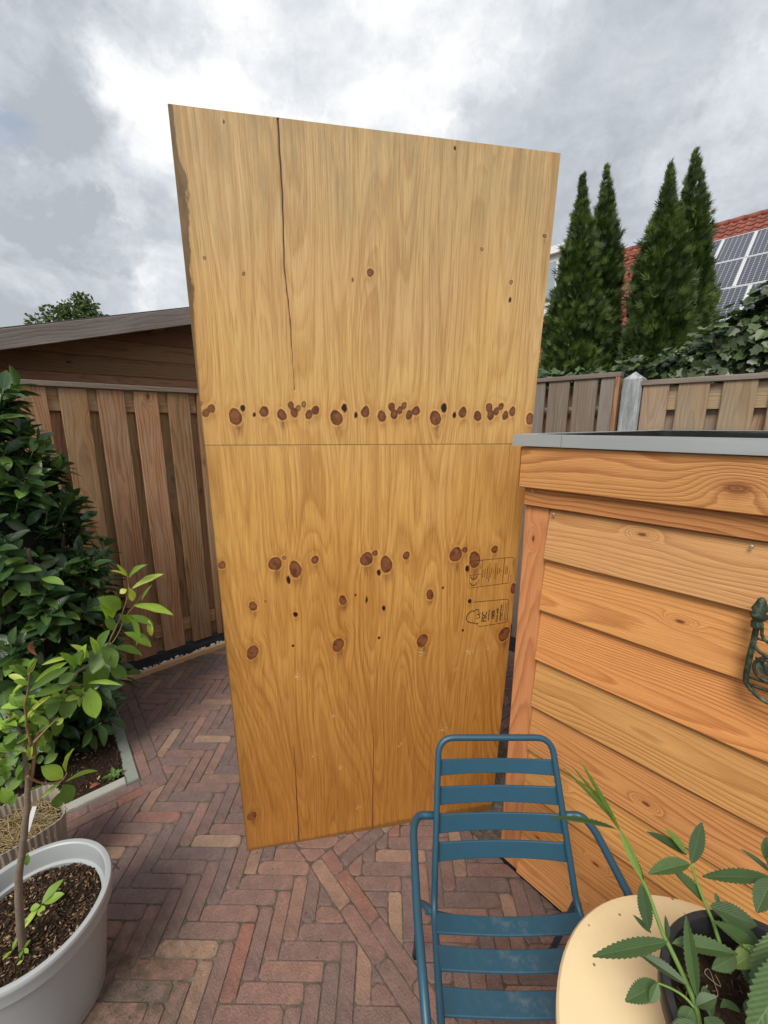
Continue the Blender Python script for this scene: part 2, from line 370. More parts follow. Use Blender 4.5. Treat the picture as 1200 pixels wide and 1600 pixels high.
def leafmat(name, cols, mode='tone', rough=.42, trans=.22, spec=.5, vein=True):
    def b(t, p):
        f = t.attr('tone') if mode == 'tone' else orand(t)
        base = t.ramp(f, [(i / (len(cols) - 1), c) for i, c in enumerate(cols)])
        c = oc(t); n = t.noise(c, 5, 4)
        base = t.mix(t.rng(n, .3, .7, 0, .35), base, t.vmath('SCALE', base, .62))
        nrm = None
        if vein:
            x, y, z = t.sep(c); ay = t.math('ABSOLUTE', y)
            mid = t.rng(ay, 0, .020, 1, 0)
            vn = t.math('SINE', t.math('MULTIPLY', t.math('SUBTRACT', x, t.math('MULTIPLY', ay, .7)), 78.))
            base = t.mix(t.math('MULTIPLY', mid, .55), base, t.vmath('ADD', t.vmath('SCALE', base, 1.4), (.04, .06, .015)))
            base = t.mix(t.rng(vn, .6, 1, 0, .10), base, t.vmath('SCALE', base, 1.5))
            nrm = t.bump(t.math('ADD', vn, t.math('MULTIPLY', mid, 2.)), .14, .005)
        geo = t.node('ShaderNodeNewGeometry')
        base = t.mix(t.math('MULTIPLY', geo.outputs['Backfacing'], .45), base, t.vmath('ADD', t.vmath('SCALE', base, 1.1), (.035, .04, .03)))
        t.put(p.inputs['Base Color'], base); t.put(p.inputs['Roughness'], rough)
        if nrm is not None: t.put(p.inputs['Normal'], nrm)
        tr = t.node('ShaderNodeBsdfTranslucent'); t.put(tr.inputs[0], t.vmath('MULTIPLY', base, (1.3, 1.5, .6)))
        mx = t.node('ShaderNodeMixShader'); mx.inputs[0].default_value = trans
        out = t.n['Material Output']; t.l.new(p.outputs[0], mx.inputs[1]); t.l.new(tr.outputs[0], mx.inputs[2]); t.l.new(mx.outputs[0], out.inputs[0])
    return mat(name, b, rough, spec)
LAUR = [(.020, .050, .017), (.028, .068, .022), (.038, .085, .026), (.052, .105, .029), (.095, .18, .038), (.16, .27, .055)]
M['laurel'] = leafmat('laurel leaf', LAUR, 'rand', .34, .12)
M['laurel_s'] = leafmat('laurel leaf mass', LAUR[:5], 'tone', .36, .12, vein=False)
M['sap'] = leafmat('fresh sapling leaf', [(.13, .24, .03), (.19, .32, .04), (.26, .42, .05), (.34, .50, .07), (.46, .52, .10)], 'rand', .45, .3)
M['sap_old'] = leafmat('mature sapling leaf', [(.085, .165, .03), (.11, .205, .035), (.15, .26, .045)], 'rand', .45, .3)
M['ver'] = leafmat('serrated dark leaf', [(.042, .078, .030), (.055, .10, .036), (.075, .13, .042)], 'rand', .5, .15)
M['ver_y'] = leafmat('young serrated leaf', [(.17, .26, .06), (.22, .33, .08), (.26, .38, .10)], 'rand', .5, .25)
M['ivy'] = leafmat('ivy leaf', [(.018, .036, .010), (.028, .055, .013), (.040, .075, .016), (.085, .14, .03)], 'rand', .4, .14)
M['ivy_s'] = leafmat('ivy mass', [(.018, .036, .010), (.028, .055, .013), (.040, .075, .016), (.085, .14, .03)], 'tone', .42, .14, vein=False)
M['thuja'] = leafmat('conifer spray', [(.018, .042, .008), (.034, .070, .011), (.062, .110, .015), (.105, .16, .022), (.15, .20, .03)], 'tone', .6, .12, vein=False)
M['fartree'] = leafmat('distant leaves', [(.03, .055, .012), (.06, .10, .02), (.10, .15, .035)], 'tone', .5, .2, vein=False)
M['stem_g'] = simple('green stem', (.13, .23, .045), .5, .2, 60)
M['bark'] = simple('grey brown young bark', (.185, .14, .105), .8, .35, 70, .8)
M['twig'] = simple('reddish twig', (.20, .115, .055), .7, .25, 60, .3)
M['dark_bark'] = simple('dark bark', (.05, .035, .025), .9, .35, 30, .8)

# ================================================================ GROUND
me = mesh('ground', [(-120, -120, -.06), (120, -120, -.06), (120, 120, -.06), (-120, 120, -.06)], [(0, 1, 2, 3)])
tag(link('ground', me, M['lawn']), kind='structure')
# paving: a joint-filled bed with every paver set on it
W = .0496; ANC = Vector((-.334, .956)); GA = R(-.6)
gu = Vector((math.cos(GA), math.sin(GA))); gv = Vector((-math.sin(GA), math.cos(GA)))
paving = link('paving', mesh('paving', [(-3.2, -1.2, -.0035), (2.6, -1.2, -.0035), (2.6, 4.2, -.0035), (-3.2, 4.2, -.0035)], [(0, 1, 2, 3)]), M['joint'])
tag(paving, kind='structure')
def du(a): return Vector((math.cos(R(a)), math.sin(R(a))))
# the double soldier band in a V (corner K) and the double band round the planting bed (corner Q)
K = Vector((-.285, 1.240)); k1 = du(-49.3); k2 = du(41.3)
n1 = Vector((-k1.y, k1.x)); n2 = Vector((k2.y, -k2.x))                      # both point into the wedge
Q = Vector((-1.020, 1.610)); q1 = du(130.5); q2 = du(220.2)
m1 = Vector((q1.y, -q1.x)); m2 = Vector((-q2.y, q2.x))                      # both point out of the bed
if m1.x < 0: m1 = -m1
if m2.y > 0: m2 = -m2
BW = .1
LP = Vector((-1.673, 2.41)); ld = du(43.2); ln = Vector((ld.y, -ld.x))      # pine lath line, ln points to the paving
if ln.x < 0: ln = -ln
E0 = Vector((.46, 1.258)); pe = du(-47.7); pn = Vector((pe.y, -pe.x))      # planter front line, pn points to the paving
if pn.x > 0: pn = -pn
bricks = []
def shrink_poly(poly, d):
    out = poly; c = (sum(p[0] for p in poly) / len(poly), sum(p[1] for p in poly) / len(poly))
    for i in range(len(poly)):
        a = Vector(poly[i]); b = Vector(poly[(i + 1) % len(poly)]); e = b - a
        if e.length < 1e-6: continue
        n = Vector((-e.y, e.x)).normalized()
        if (Vector(c) - a).dot(n) < 0: n = -n
        out = clip(out, a + n * d, n)
        if len(out) < 3: return []
    return out
def dedupe(p):
    o = []
    for v in p:
        if not o or math.hypot(v[0] - o[-1][0], v[1] - o[-1][1]) > .0015: o.append(v)
    if len(o) > 1 and math.hypot(o[0][0] - o[-1][0], o[0][1] - o[-1][1]) < .0015: o.pop()
    return o
def add_brick(poly, tone=None):
    poly = dedupe(shrink_poly(poly, random.uniform(.0011, .0019)))
    if len(poly) < 3 or area(poly) < .0004: return
    bricks.append((poly, tone))
def rect(o, u, v, L, Wd):
    o = Vector(o); return [tuple(o), tuple(o + u * L), tuple(o + u * L + v * Wd), tuple(o + v * Wd)]
# herringbone field
for i in range(-60, 60):
    for j in range(-60, 66):
        k = (i - j) % 8
        if k == 0: poly = rect(ANC + gu * (i * W) + gv * (j * W), gu, gv, 4 * W, W)
        elif k == 7: poly = rect(ANC + gu * (i * W) + gv * (j * W), gu, gv, W, 4 * W)
        else: continue
        cx = sum(p[0] for p in poly) / 4; cy = sum(p[1] for p in poly) / 4
        if not (-2.0 < cx < 1.3 and .1 < cy < 3.3): continue
        poly = clip(poly, LP + ln * .022, ln); 
        if len(poly) < 3: continue
        # wedge cut
        inside = clip(clip(poly, K + n1 * BW, n1), K + n2 * BW, n2)
        hit = clip(clip(poly, K, n1), K, n2)
        outs = [clip(poly, K, -n1), clip(clip(poly, K, n1), K, -n2)] if len(hit) >= 3 and area(hit) > 1e-5 else [poly]
        for q in outs:
            if len(q) < 3: continue
            # the bed with its band is cut away
            hit = clip(clip(q, Q, -m1), Q, -m2)
            if len(hit) >= 3 and area(hit) > 1e-5: rs_ = (clip(q, Q, m1), clip(clip(q, Q, -m1), Q, m2))
            else: rs_ = (q,)
            for r in rs_:
                if len(r) >= 3: add_brick(r)
        if len(inside) >= 3:
            inside = clip(inside, E0, pn)
            if len(inside) >= 3: add_brick(inside)
# V band: two courses each way
def band(o, u, v, L0, n, rows=2, tones=None, start=0, lim=None):
    for r in range(rows):
        off = [0, .1][r % 2]
        for k in range(n):
            a = -off + k * .2
            L = .2
            if a < start: L -= start - a; a = start
            if L <= .02: continue
            poly = rect(o + u * a + v * (r * .05), u, v, L, .05)
            if lim: poly = clip(poly, *lim)
            if len(poly) >= 3: add_brick(poly, tones[(r * n + k) % len(tones)] if tones else None)
band(K, k1, n1, 0, 7, tones=[.86, .68, .35, .5, .72, .4, .6, .96, .97, .55, .64, .7, .3, .5])
band(K + k2 * .0, k2, n2, 0, 7, tones=[.74, .8, .5, .35, .6, .4, .5, .15, .12, .86, .5, .4, .3, .6], start=.002, lim=(K + n1 * .1, n1))
band(Q, q1, -m1, 0, 8, tones=[.45, .2, .3, .55, .35, .2, .4, .3, .66, .74, .5, .3, .4, .2, .3, .5])
band(Q + q2 * .0, q2, -m2, 0, 5, tones=[1.0, .62, .5, .3, .5, .3, .35, .6, .3, .4], start=.002, lim=(Q - m1 * .0, -m1) if False else None)
def brick_mesh(poly):
    P = [Vector(p) for p in poly]; c = sum(P, Vector((0, 0))) / len(P); n = len(P)
    ar = sum(P[i].x * P[(i + 1) % n].y - P[(i + 1) % n].x * P[i].y for i in range(n))
    if ar < 0: P.reverse()
    ring = []
    for i in range(n):
        a, b, d = P[i - 1], P[i], P[(i + 1) % n]; r = min(.0085 * random.uniform(.4, 1.6), (a - b).length * .3, (d - b).length * .3)
        ring += [b + (a - b).normalized() * r, b + (d - b).normalized() * r]
    tl = (random.uniform(-1, 1) * .012, random.uniform(-1, 1) * .012); h = random.uniform(-.0015, .0015)
    vs = []
    for zz, ins in ((-.03, 0), (-.0035, 0), (-.0012, .0018), (0, .0050)):
        for p in ring:
            q = p + (c - p).normalized() * (ins * random.uniform(.7, 1.5) if ins else 0)
            vs.append((q.x - c.x, q.y - c.y, zz + h + (q.x - c.x) * tl[0] + (q.y - c.y) * tl[1]))
    m = len(ring); fs = []
    for k in range(3):
        for i in range(m): fs.append((k * m + i, k * m + (i + 1) % m, (k + 1) * m + (i + 1) % m, (k + 1) * m + i))
    fs.append(tuple(3 * m + i for i in range(m)))
    return vs, fs, c
def proj(p):
    q = Vector(p) - Vector((0, 0, CAMH)); c, s = math.cos(PITCH), math.sin(PITCH)
    Z = c * q.y - s * q.z; Yd = -s * q.y - c * q.z
    if Z < .05: return None
    return 600 + q.x / Z * FPX, 800 + Yd / Z * FPX, Z
def seen_size(poly):
    pr = [proj((*p, 0)) for p in poly]
    if any(a is None for a in pr): return 0
    if all(a[0] < 0 or a[0] > 1200 or a[1] < 0 or a[1] > 1600 for a in pr): return 0
    cx = sum(p[0] for p in poly) / len(poly); cy = sum(p[1] for p in poly) / len(poly)
    if (Vector((cx, cy)) - Vector((-.45, 1.35))).length > 0 and cy > 1.29 + .178 * (cx + .54) and cx > -.54 and cx < .55: return 0
    if (cx - .6) * -pn.x + (cy - 1.104) * -pn.y > .02 and cx > .4: return 0
    return area([(a[0], a[1]) for a in pr])
bricks = [(p, t, seen_size(p)) for p, t in bricks]
bricks.sort(key=lambda b: -b[2])
def tone_of(): 
    r = random.random()
    return random.uniform(0, .5) if r < .50 else random.uniform(.45, .80) if r < .88 else random.uniform(.82, .92) if r < .975 else random.uniform(.93, .99)
restV = []; restF = []; restT = []
for i, (poly, tn, sz) in enumerate(bricks):
    vs, fs, c = brick_mesh(poly); tn = tone_of() if tn is None else tn
    if i < 300 and sz > 0:
        me = mesh('brick', vs, fs, False, tn); link('brick', me, M['brick'], paving, Matrix.Translation((c.x, c.y, 0)))
    else:
        o = len(restV); restV += [(v[0] + c.x, v[1] + c.y, v[2]) for v in vs]; restF += [tuple(k + o for k in f) for f in fs]; restT += [tn] * len(vs)
tag(link('bricks', mesh('bricks', restV, restF, False, restT), M['brick'], paving), kind='stuff')

# grit, seeds and twigs on the pavers
DEB = []
for _ in range(520):
    s_ = random.random()
    if s_ < .45: p_ = Q + q1 * random.uniform(0, .9) + (-m1) * random.uniform(-.1, -.0) + m1 * random.uniform(0, .14)
    elif s_ < .6: p_ = LP + ld * random.uniform(0, .8) + ln * random.uniform(.03, .12)
    else: p_ = Vector((random.uniform(-1.1, .45), random.uniform(.5, 1.6)))
    DEB.append((p_.x, p_.y))
# planting bed: soil, bark, kerbs
A1 = Q - m1 * .1 - m2 * .1                                                   # outer corner of the kerbs
kerb1 = A1 + q1 * 0
def prism(name, poly, z0, z1, m, parent=None, bev=.003):
    c = Vector((sum(p[0] for p in poly) / len(poly), sum(p[1] for p in poly) / len(poly)))
    bm = bmesh.new(); vb = [bm.verts.new((p[0] - c.x, p[1] - c.y, z0)) for p in poly]; f = bm.faces.new(vb)
    r = bmesh.ops.extrude_face_region(bm, geom=[f]); 
    for v in r['geom']:
        if isinstance(v, bmesh.types.BMVert): v.co.z = z1
    bmesh.ops.recalc_face_normals(bm, faces=bm.faces[:])
    if bev: bmesh.ops.bevel(bm, geom=[e for e in bm.edges if all(abs(v.co.z - z1) < 1e-5 for v in e.verts)], offset=bev, segments=2, affect='EDGES')
    me = bpy.data.meshes.new(name); bm.to_mesh(me); bm.free()
    return link(name, me, m, parent, Matrix.Translation((c.x, c.y, 0)))
k = prism('edging_strip', [tuple(A1), tuple(A1 + q1 * 1.0), tuple(A1 + q1 * 1.0 - m1 * .05), tuple(A1 - m1 * .05)], -.05, .012, M['conc_green'])
tag(k, 'greenish concrete edging strip running from the bed corner back to the pine lath', 'edging')
k = prism('edging_strip', [tuple(A1 - m1 * .052), tuple(A1 - m1 * .052 - m2 * .05), tuple(A1 + q2 * 1.0 - m2 * .05), tuple(A1 + q2 * 1.0)], -.05, .016, M['conc'])
tag(k, 'pale grey concrete edging strip in front of the bed beside the ribbed pot', 'edging')
inner = A1 - m1 * .05 - m2 * .05
def bedz(p):
    return .010 + .012 * mnoise.noise(Vector((p[0] * 6, p[1] * 6, 0))) + .006 * mnoise.noise(Vector((p[0] * 40, p[1] * 40, 0)))
N = 60; vs = []; fs = []
for i in range(N + 1):
    for j in range(N + 1):
        p = inner + q1 * (1.35 * i / N) + q2 * (1.4 * j / N); vs.append((p.x, p.y, bedz(p)))
for i in range(N):
    for j in range(N): a = i * (N + 1) + j; fs.append((a, a + N + 1, a + N + 2, a + 1))
tag(link('soil', mesh('soil', vs, fs, True), M['soil']), kind='structure')
chip_v = [(-.5, -.16, 0), (.4, -.2, .02), (.5, .14, 0), (-.42, .2, .03), (-.5, -.16, -.08), (.4, -.2, -.06), (.5, .14, -.08), (-.42, .2, -.05)]
chip_f = [(0, 1, 2, 3), (7, 6, 5, 4), (0, 4, 5, 1), (1, 5, 6, 2), (2, 6, 7, 3), (3, 7, 4, 0)]
def chips(name, pts, smin, smax, m, parent=None, flat=.5, M0=None):
    ms = []; tn = []
    for p in pts:
        s = random.uniform(smin, smax); e = Euler((random.gauss(0, flat), random.gauss(0, flat), random.uniform(0, 6.3))).to_matrix()
        m4 = Matrix.Translation(p) @ e.to_4x4() @ Matrix.Diagonal((s, s * random.uniform(.4, 1.2), s, 1)); ms.append(np.array(m4)); tn.append(random.random())
    return tag(link(name, scatter_mesh(name, chip_v, chip_f, ms, tn), m, parent), kind='stuff')
pts = []
for _ in range(2600):
    p = inner + q1 * (1.2 * random.random()) + q2 * (.75 * random.random() ** 1.2); pts.append((p.x, p.y, bedz(p) + .003))
chips('bark_mulch', pts, .006, .024, M['chip'])
chips('paving_debris', [(x, y, .001) for x, y in DEB], .002, .007, M['chip'], None, .15)
g_ = gp(176, 1349, .004); tw_ = tube('twig', [g_, g_ + Vector((.02, -.012, .003)), g_ + Vector((.036, -.02, 0))], .0014, simple('dark red twig', (.12, .03, .02), .7), None, 5)
tag(tw_, 'short dark red twig lying on the bricks right of the light grey pot rim', 'twig')
g_ = gp(200, 1082, .004); tw_ = tube('twig', [g_, g_ + Vector((.05, .03, .004)), g_ + Vector((.10, .06, 0))], .0012, simple('grey brown twig', (.10, .075, .055), .8), None, 5)
tag(tw_, 'thin dry twig lying across the brick band near the pine lath', 'twig')
# dead leaves on the bed
def leaf_data(L, Wd, fold=.25, curl=.3, n=8, serr=0, nt=0, tipw=.0, shape=.45, wave=0):
    """leaf along +X, base at origin; left half, midrib, right half"""
    vs = []; fs = []
    prof = []
    for i in range(n + 1):
        t = i / n; wv = math.sin(PI * t ** (math.log(.5) / math.log(shape))) ** .8 * Wd / 2
        if i == 0 or i == n: wv = .0008
        if serr and 0 < i < n: wv *= 1 + (serr if i % 2 else -serr)
        prof.append((t, wv))
    for i, (t, wv) in enumerate(prof):
        ang = curl * t; x = L * t * (1 - .12 * curl * curl * t); zb = -L * curl * .5 * t * t
        dz = abs(wv) * fold; wob = wave * Wd * math.sin(t * 14)
        xo = -L / n * .55 if (serr and i % 2 and 0 < i < n) else 0                    # teeth point forward
        vs += [(x - xo, wv, zb + dz + wob), (x, 0, zb), (x - xo, -wv, zb + dz - wob)]
    for i in range(n):
        a = 3 * i; fs += [(a, a + 1, a + 4, a + 3), (a + 1, a + 2, a + 5, a + 4)]
    return vs, fs
dl = simple('dead brown leaf', (.30, .105, .045), .6, .3, 40)
for (px, py, a, L, lab) in ((140, 1232, 60, .05, 'curled rusty dead leaf lying on the bed soil by the ribbed pot'), (187, 1223, 30, .035, 'small pale dead leaf lying against the edging corner')):
    g = gp(px, py, .01); v, f = leaf_data(L, L * .38, .5, .8, 8)
    m_ = dl if L > .04 else simple('pale dead leaf', (.42, .28, .17), .6, .2, 40)
    o = link('dead_leaf', mesh('dead_leaf', v, f, True), m_, None, Matrix.Translation(g) @ Euler((.3, -.1, R(a))).to_matrix().to_4x4()); tag(o, lab, 'leaf')
v, f = leaf_data(.06, .028, .7, 1.0, 8)
o = link('dead_leaf', mesh('dead_leaf', v, f, True), dl, None, Matrix.Translation(at(52, 1002, 1.45)) @ Euler((.3, 1.2, R(200))).to_matrix().to_4x4()); tag(o, 'rust red dead leaf caught hanging low in the laurel', 'leaf')

# ================================================================ LEFT FENCE
FP = Vector((-1.349, 2.775, 0)); fa = R(42.5); fe = Vector((math.cos(fa), math.sin(fa), 0)); fn = Vector((math.sin(fa), -math.cos(fa), 0))  # fn to the garden
UP = Vector((0, 0, 1))
plinth = plank('gravel_board', FP + fe * -1.6 + UP * .02 - fn * .02, FP + fe * 1.6 + UP * .02 - fn * .02, .14, .035, fn, M['plinth'], None, .004)
tag(plinth, 'dark anthracite gravel board under the brown slatted fence', 'gravel board')
fence = empty('fence_panel', FP, 'weathered brown fence of vertical boards behind the laurel and plywood', 'fence')
slats = [(-1.37, -1.23), (-1.18, -1.045), (-.995, -.862), (-.812, -.682), (-.630, -.500), (-.454, -.316), (-.267, -.132), (-.078, .055), (.17, .30), (.35, .48), (.53, .66), (.72, .85), (.905, 1.035), (1.09, 1.22), (1.275, 1.405), (1.46, 1.58)]
for a, b in slats:
    c = (a + b) / 2; plank('slat', FP + fe * c + UP * .095 + fn * .004, FP + fe * c + UP * 1.85 + fn * .004, b - a, .016, fn, M['fence'], fence, .003)
bs = [(-1.30, -1.10), (-1.115, -.93), (-.93, -.747), (-.747, -.567), (-.567, -.384), (-.384, -.2), (-.2, -.03), (-.03, .14), (.14, .33), (.33, .52), (.52, .7), (.7, .885), (.885, 1.07), (1.07, 1.26), (1.26, 1.44), (1.44, 1.60)]
for a, b in bs:
    c = (a + b) / 2; plank('back_slat', FP + fe * c + UP * .095 - fn * .034, FP + fe * c + UP * 1.85 - fn * .034, b - a - .012, .014, fn, M['fence'], fence, .003)
for z0, z1 in ((1.724, 1.85), (.20, .29)):
    plank('rail', FP + fe * -1.37 + UP * (z0 + z1) / 2 - fn * .018, FP + fe * .1 + UP * (z0 + z1) / 2 - fn * .018, z1 - z0, .020, fn, M['fence'], fence, .002)
for z0, z1 in ((1.724, 1.85), (.20, .29)):
    plank('rail', FP + fe * .14 + UP * (z0 + z1) / 2 - fn * .026, FP + fe * 1.6 + UP * (z0 + z1) / 2 - fn * .026, z1 - z0, .028, fn, M['fence'], fence, .002)
plank('cap_rail', FP + fe * -1.45 + UP * 1.868 - fn * .02, FP + fe * .16 + UP * 1.868 - fn * .02, .028, .055, fn, M['fence_grey'], fence, .002)
plank('cap_rail', FP + fe * .165 + UP * 1.868 - fn * .02, FP + fe * 1.6 + UP * 1.868 - fn * .02, .028, .055, fn, M['fence_grey'], fence, .002)
plank('frame_post', FP + fe * .118 + UP * .095 - fn * .03, FP + fe * .118 + UP * 1.853 - fn * .03, .03, .058, fn, M['fence'], fence, .002)
# screws heads pairs
sm = []
for a, b in slats[3:8]:
    for z in (1.79, .24, .95):
        for dx in (.03,): sm.append(FP + fe * (a + dx + .03) + UP * z + fn * .0205)
v, f = lathe_data([(.0005, .0012), (.0035, .001), (.004, 0)], 8)
for p in sm: link('screw', bpy.data.meshes.get('screw_head') or mesh('screw_head', v, f), M['screw'], fence, Matrix.Translation(p) @ frame(fe, fn).to_4x4())
lath = plank('pine_lath', Vector((LP.x, LP.y, .012)).to_3d() - Vector((ld.x, ld.y, 0)) * .12, Vector((LP.x + ld.x * 1.5, LP.y + ld.y * 1.5, .012)), .038, .026, Vector((ln.x, ln.y, 0)), M['lath'], None, .002)
tag(lath, 'fresh pine lath lying along the edge of the brick paving by the fence', 'lath')
# white pebbles between lath and gravel board
def ico(sub=1):
    bm = bmesh.new(); bmesh.ops.create_icosphere(bm, subdivisions=sub, radius=1); v = [tuple(x.co) for x in bm.verts]; f = [tuple(y.index for y in x.verts) for x in bm.faces]; bm.free(); return v, f
iv, if_ = ico(1); ms = []; tn = []
for _ in range(900):
    s = random.uniform(-.15, 1.3); o_ = random.uniform(.012, .10); r = random.uniform(.006, .0115)
    p = Vector((LP.x, LP.y, 0)) + Vector((ld.x, ld.y, 0)) * s - Vector((ln.x, ln.y, 0)) * o_
    q = Matrix.Translation((p.x, p.y, random.uniform(.004, .024))) @ Euler((random.random() * 3, random.random() * 3, random.random() * 6)).to_matrix().to_4x4() @ Matrix.Diagonal((r * 1.3, r, r * .7, 1)); ms.append(np.array(q)); tn.append(random.random())
def b_(t, p): t.put(p.inputs['Base Color'], t.ramp(t.attr('tone'), [(0, (.30, .29, .26)), (.3, (.55, .54, .50)), (1, (.78, .77, .73))]))
M['pebble'] = mat('white pebbles', b_, .6)
tag(link('white_pebbles', scatter_mesh('white_pebbles', iv, if_, ms, tn, True), M['pebble']), kind='stuff')

# ================================================================ SHED behind the left fence
shed = empty('garden_shed', FP - fn * .75 + fe * -.2, 'dark brown log board garden shed with faded sloping fascia behind the left fence', 'shed')
z = .1
fslope = math.atan2(.292, 1.04)
while z < 2.9:
    sl_ = max(-2.6, -.817 + (z + .06 + .01 - 2.179) / math.tan(fslope))
    if sl_ > 1.4: break
    plank('wall_board', FP - fn * .75 + fe * sl_ + UP * (z + .062), FP - fn * .75 + fe * 1.75 + UP * (z + .062), .1275, .032, fn, M['shed'], shed, .006)
    z += .127
fslope = math.atan2(.292, 1.04)
def fasc(s, z, off): return FP - fn * off + fe * s + UP * z
fv = (fe * math.cos(fslope) + UP * math.sin(fslope)); fwv = (UP * math.cos(fslope) - fe * math.sin(fslope))
fc = fasc(-.817, 2.179, .35) - fwv * .053
plank('fascia_board', fc - fv * 2.2, fc + fv * 1.9, .106, .022, fn, M['fascia'], shed, .002)
rm = simple('dark roofing felt', (.05, .05, .048), .9, .2, 30, .5)
rc = fc + fwv * .048
o = plank('roof', rc - fv * 2.2 - fn * .9, rc + fv * 1.9 - fn * .9, 1.75, .02, fwv, rm, shed, .002)
o = plank('roof_boarding', rc - fv * 2.2 - fn * .9 - fwv * .021, rc + fv * 1.9 - fn * .9 - fwv * .021, 1.7, .018, fwv, M['shed'], shed, .002)
pp = FP - fn * .72 + fe * .062 + UP * 2.325
plank('purlin', pp - fn * .3 , pp + fn * .22, .06, .075, UP, M['shed'], shed, .004)
# ================================================================ far tree behind the shed
def inst(me, name, parent, Mx, m=None): return link(name, me, m, parent, Mx)
def cluster_tree(name, base, blobs, leafL, n, m, label, cat, trunk_h, group=None):
    root = empty(name, base, label, cat, group); b = Vector(base)
    lv, lf = leaf_data(1, .5, .2, .3, 2); ms = []; tn = []
    for c, r, k in blobs:
        for _ in range(int(n * k)):
            d = Vector((random.gauss(0, 1), random.gauss(0, 1), random.gauss(0, 1))).normalized() * (random.random() ** .4)
            p = Vector(c) + Vector((d.x * r[0], d.y * r[1], d.z * r[2])); s = leafL * random.uniform(.6, 1.3)
            q = Matrix.Translation(p) @ Euler((random.uniform(-3, 3), random.uniform(-1, 1), random.uniform(0, 6.3))).to_matrix().to_4x4() @ Matrix.Scale(s, 4)
            ms.append(np.array(q)); tn.append(random.random())
    tag(link('foliage', scatter_mesh('foliage', lv, lf, ms, tn), m, root), kind='stuff')
    parts = [tube_data([b, b + UP * trunk_h * .6, b + UP * trunk_h], [.12, .09, .04], 8)]
    for c, r, k in blobs: parts.append(tube_data([b + UP * trunk_h * .7, (b + UP * trunk_h * .8 + Vector(c)) / 2, Vector(c)], [.05, .03, .01], 6))
    v, f = merge(parts); link('trunk', mesh('trunk', v, f, True), M['dark_bark'], root)
    return root
bb = [(at(58, 502, 8), (.12, .2, .16), .25), (at(75, 492, 8), (.10, .2, .14), .3), (at(97, 495, 8), (.2, .2, .2), .8), (at(104, 484, 8), (.12, .2, .12), .5), (at(131, 480, 8), (.22, .2, .22), 1.6), (at(128, 497, 8), (.4, .3, .2), 1.2), (at(158, 499, 8), (.16, .2, .08), .3), (at(110, 520, 8), (.7, .5, .35), 2)]
p = at(110, 640, 8)
cluster_tree('garden_tree', (p.x, p.y, 0), bb, .085, 260, M['fartree'], 'small broadleaf tree top showing above the shed roof', 'tree', 3.0)

# ================================================================ RIGHT FENCE
RP = Vector((1.404, 2.304, 0)); ra = R(135); re = Vector((math.cos(ra), math.sin(ra), 0)); rn = Vector((-math.sin(ra), math.cos(ra), 0))
if rn.y > 0: rn = -rn
def panel(name, s0, s1, top, gaps, m, label, lift=0):
    root = empty(name, RP + re * s0, label, 'fence', 'fence panels on the right')
    for a, b in gaps[0]: c = (a + b) / 2; plank('slat', RP + re * c + UP * .12 + rn * .004, RP + re * c + UP * (top - .022) + rn * .004, abs(b - a), .016, rn, m, root, .003)
    for a, b in gaps[1]: c = (a + b) / 2; plank('back_slat', RP + re * c + UP * .12 - rn * .042, RP + re * c + UP * (top - .03) - rn * .042, abs(b - a), .014, rn, m, root, .003)
    for za, zb in gaps[2]:
        plank('rail', RP + re * s0 + UP * (za + zb) / 2 - rn * .026, RP + re * s1 + UP * (za + zb) / 2 - rn * .026, zb - za, .027, rn, m, root, .002)
    plank('cap_rail', RP + re * s0 + UP * (top - .012) - rn * .03, RP + re * s1 + UP * (top - .012) - rn * .03, .026, .06, rn, M['fence_grey'], root, .002)
    return root
rs = [(-.010, -.129), (-.168, -.297), (-.347, -.474), (-.52, -.65), (-.70, -.83), (-.88, -1.01), (-1.06, -1.19), (-1.24, -1.37), (-1.42, -1.55)]
rb = [(-.075, -.235), (-.245, -.40), (-.41, -.59), (-.6, -.78), (-.79, -.95), (-.97, -1.12), (-1.15, -1.3), (-1.33, -1.48)]
panel('fence_panel', -.002, -1.6, 1.88, (rs, rb, [(1.725, 1.845), (.9, 1.0), (.2, .3)]), M['fence_new'], 'light brown slatted fence panel to the right of the concrete post')
ls = [(.133, .218), (.223, .358), (.382, .509), (.532, .64), (.68, .81), (.86, .99), (1.04, 1.17), (1.22, 1.35), (1.40, 1.53), (1.58, 1.71), (1.76, 1.89), (1.94, 2.07)]
lb = [(.2, .3), (.36, .49), (.55, .7), (.75, .88), (.93, 1.06)]
ls2 = [(a, b - .012) if i == 0 else (a, b) for i, (a, b) in enumerate(ls)]
r2 = panel('fence_panel', .105, 2.15, 1.935, ([(a, b) for a, b in ls2], [], [(.9, 1.0), (.2, .3)]), M['fence_grey'], 'grey brown slatted fence panel between plywood and concrete post')
plank('thin_rail', RP + re * .11 + UP * 1.745 - rn * .03, RP + re * 2.15 + UP * 1.745 - rn * .03, .02, .02, rn, M['alu'], r2, .001)
plank('frame_post', RP + re * .118 + UP * .1 - rn * .02, RP + re * .118 + UP * 1.91 - rn * .02, .022, .05, rn, M['fence'], r2, .002)
for a, b in ((.235, .30), (.38, .45), (.5, .56), (.65, .7)):
    plank('back_slat', RP + re * ((a + b) / 2) + UP * .12 - rn * .07, RP + re * ((a + b) / 2) + UP * 1.88 - rn * .07, b - a + .03, .014, rn, M['fence'], r2, .002)
bm = bmesh.new(); h = .048
vb = [bm.verts.new((x * h, y * h, z)) for z in (0, 1.893) for x, y in ((-1, -1), (1, -1), (1, 1), (-1, 1))]; ap = bm.verts.new((0, 0, 1.935))
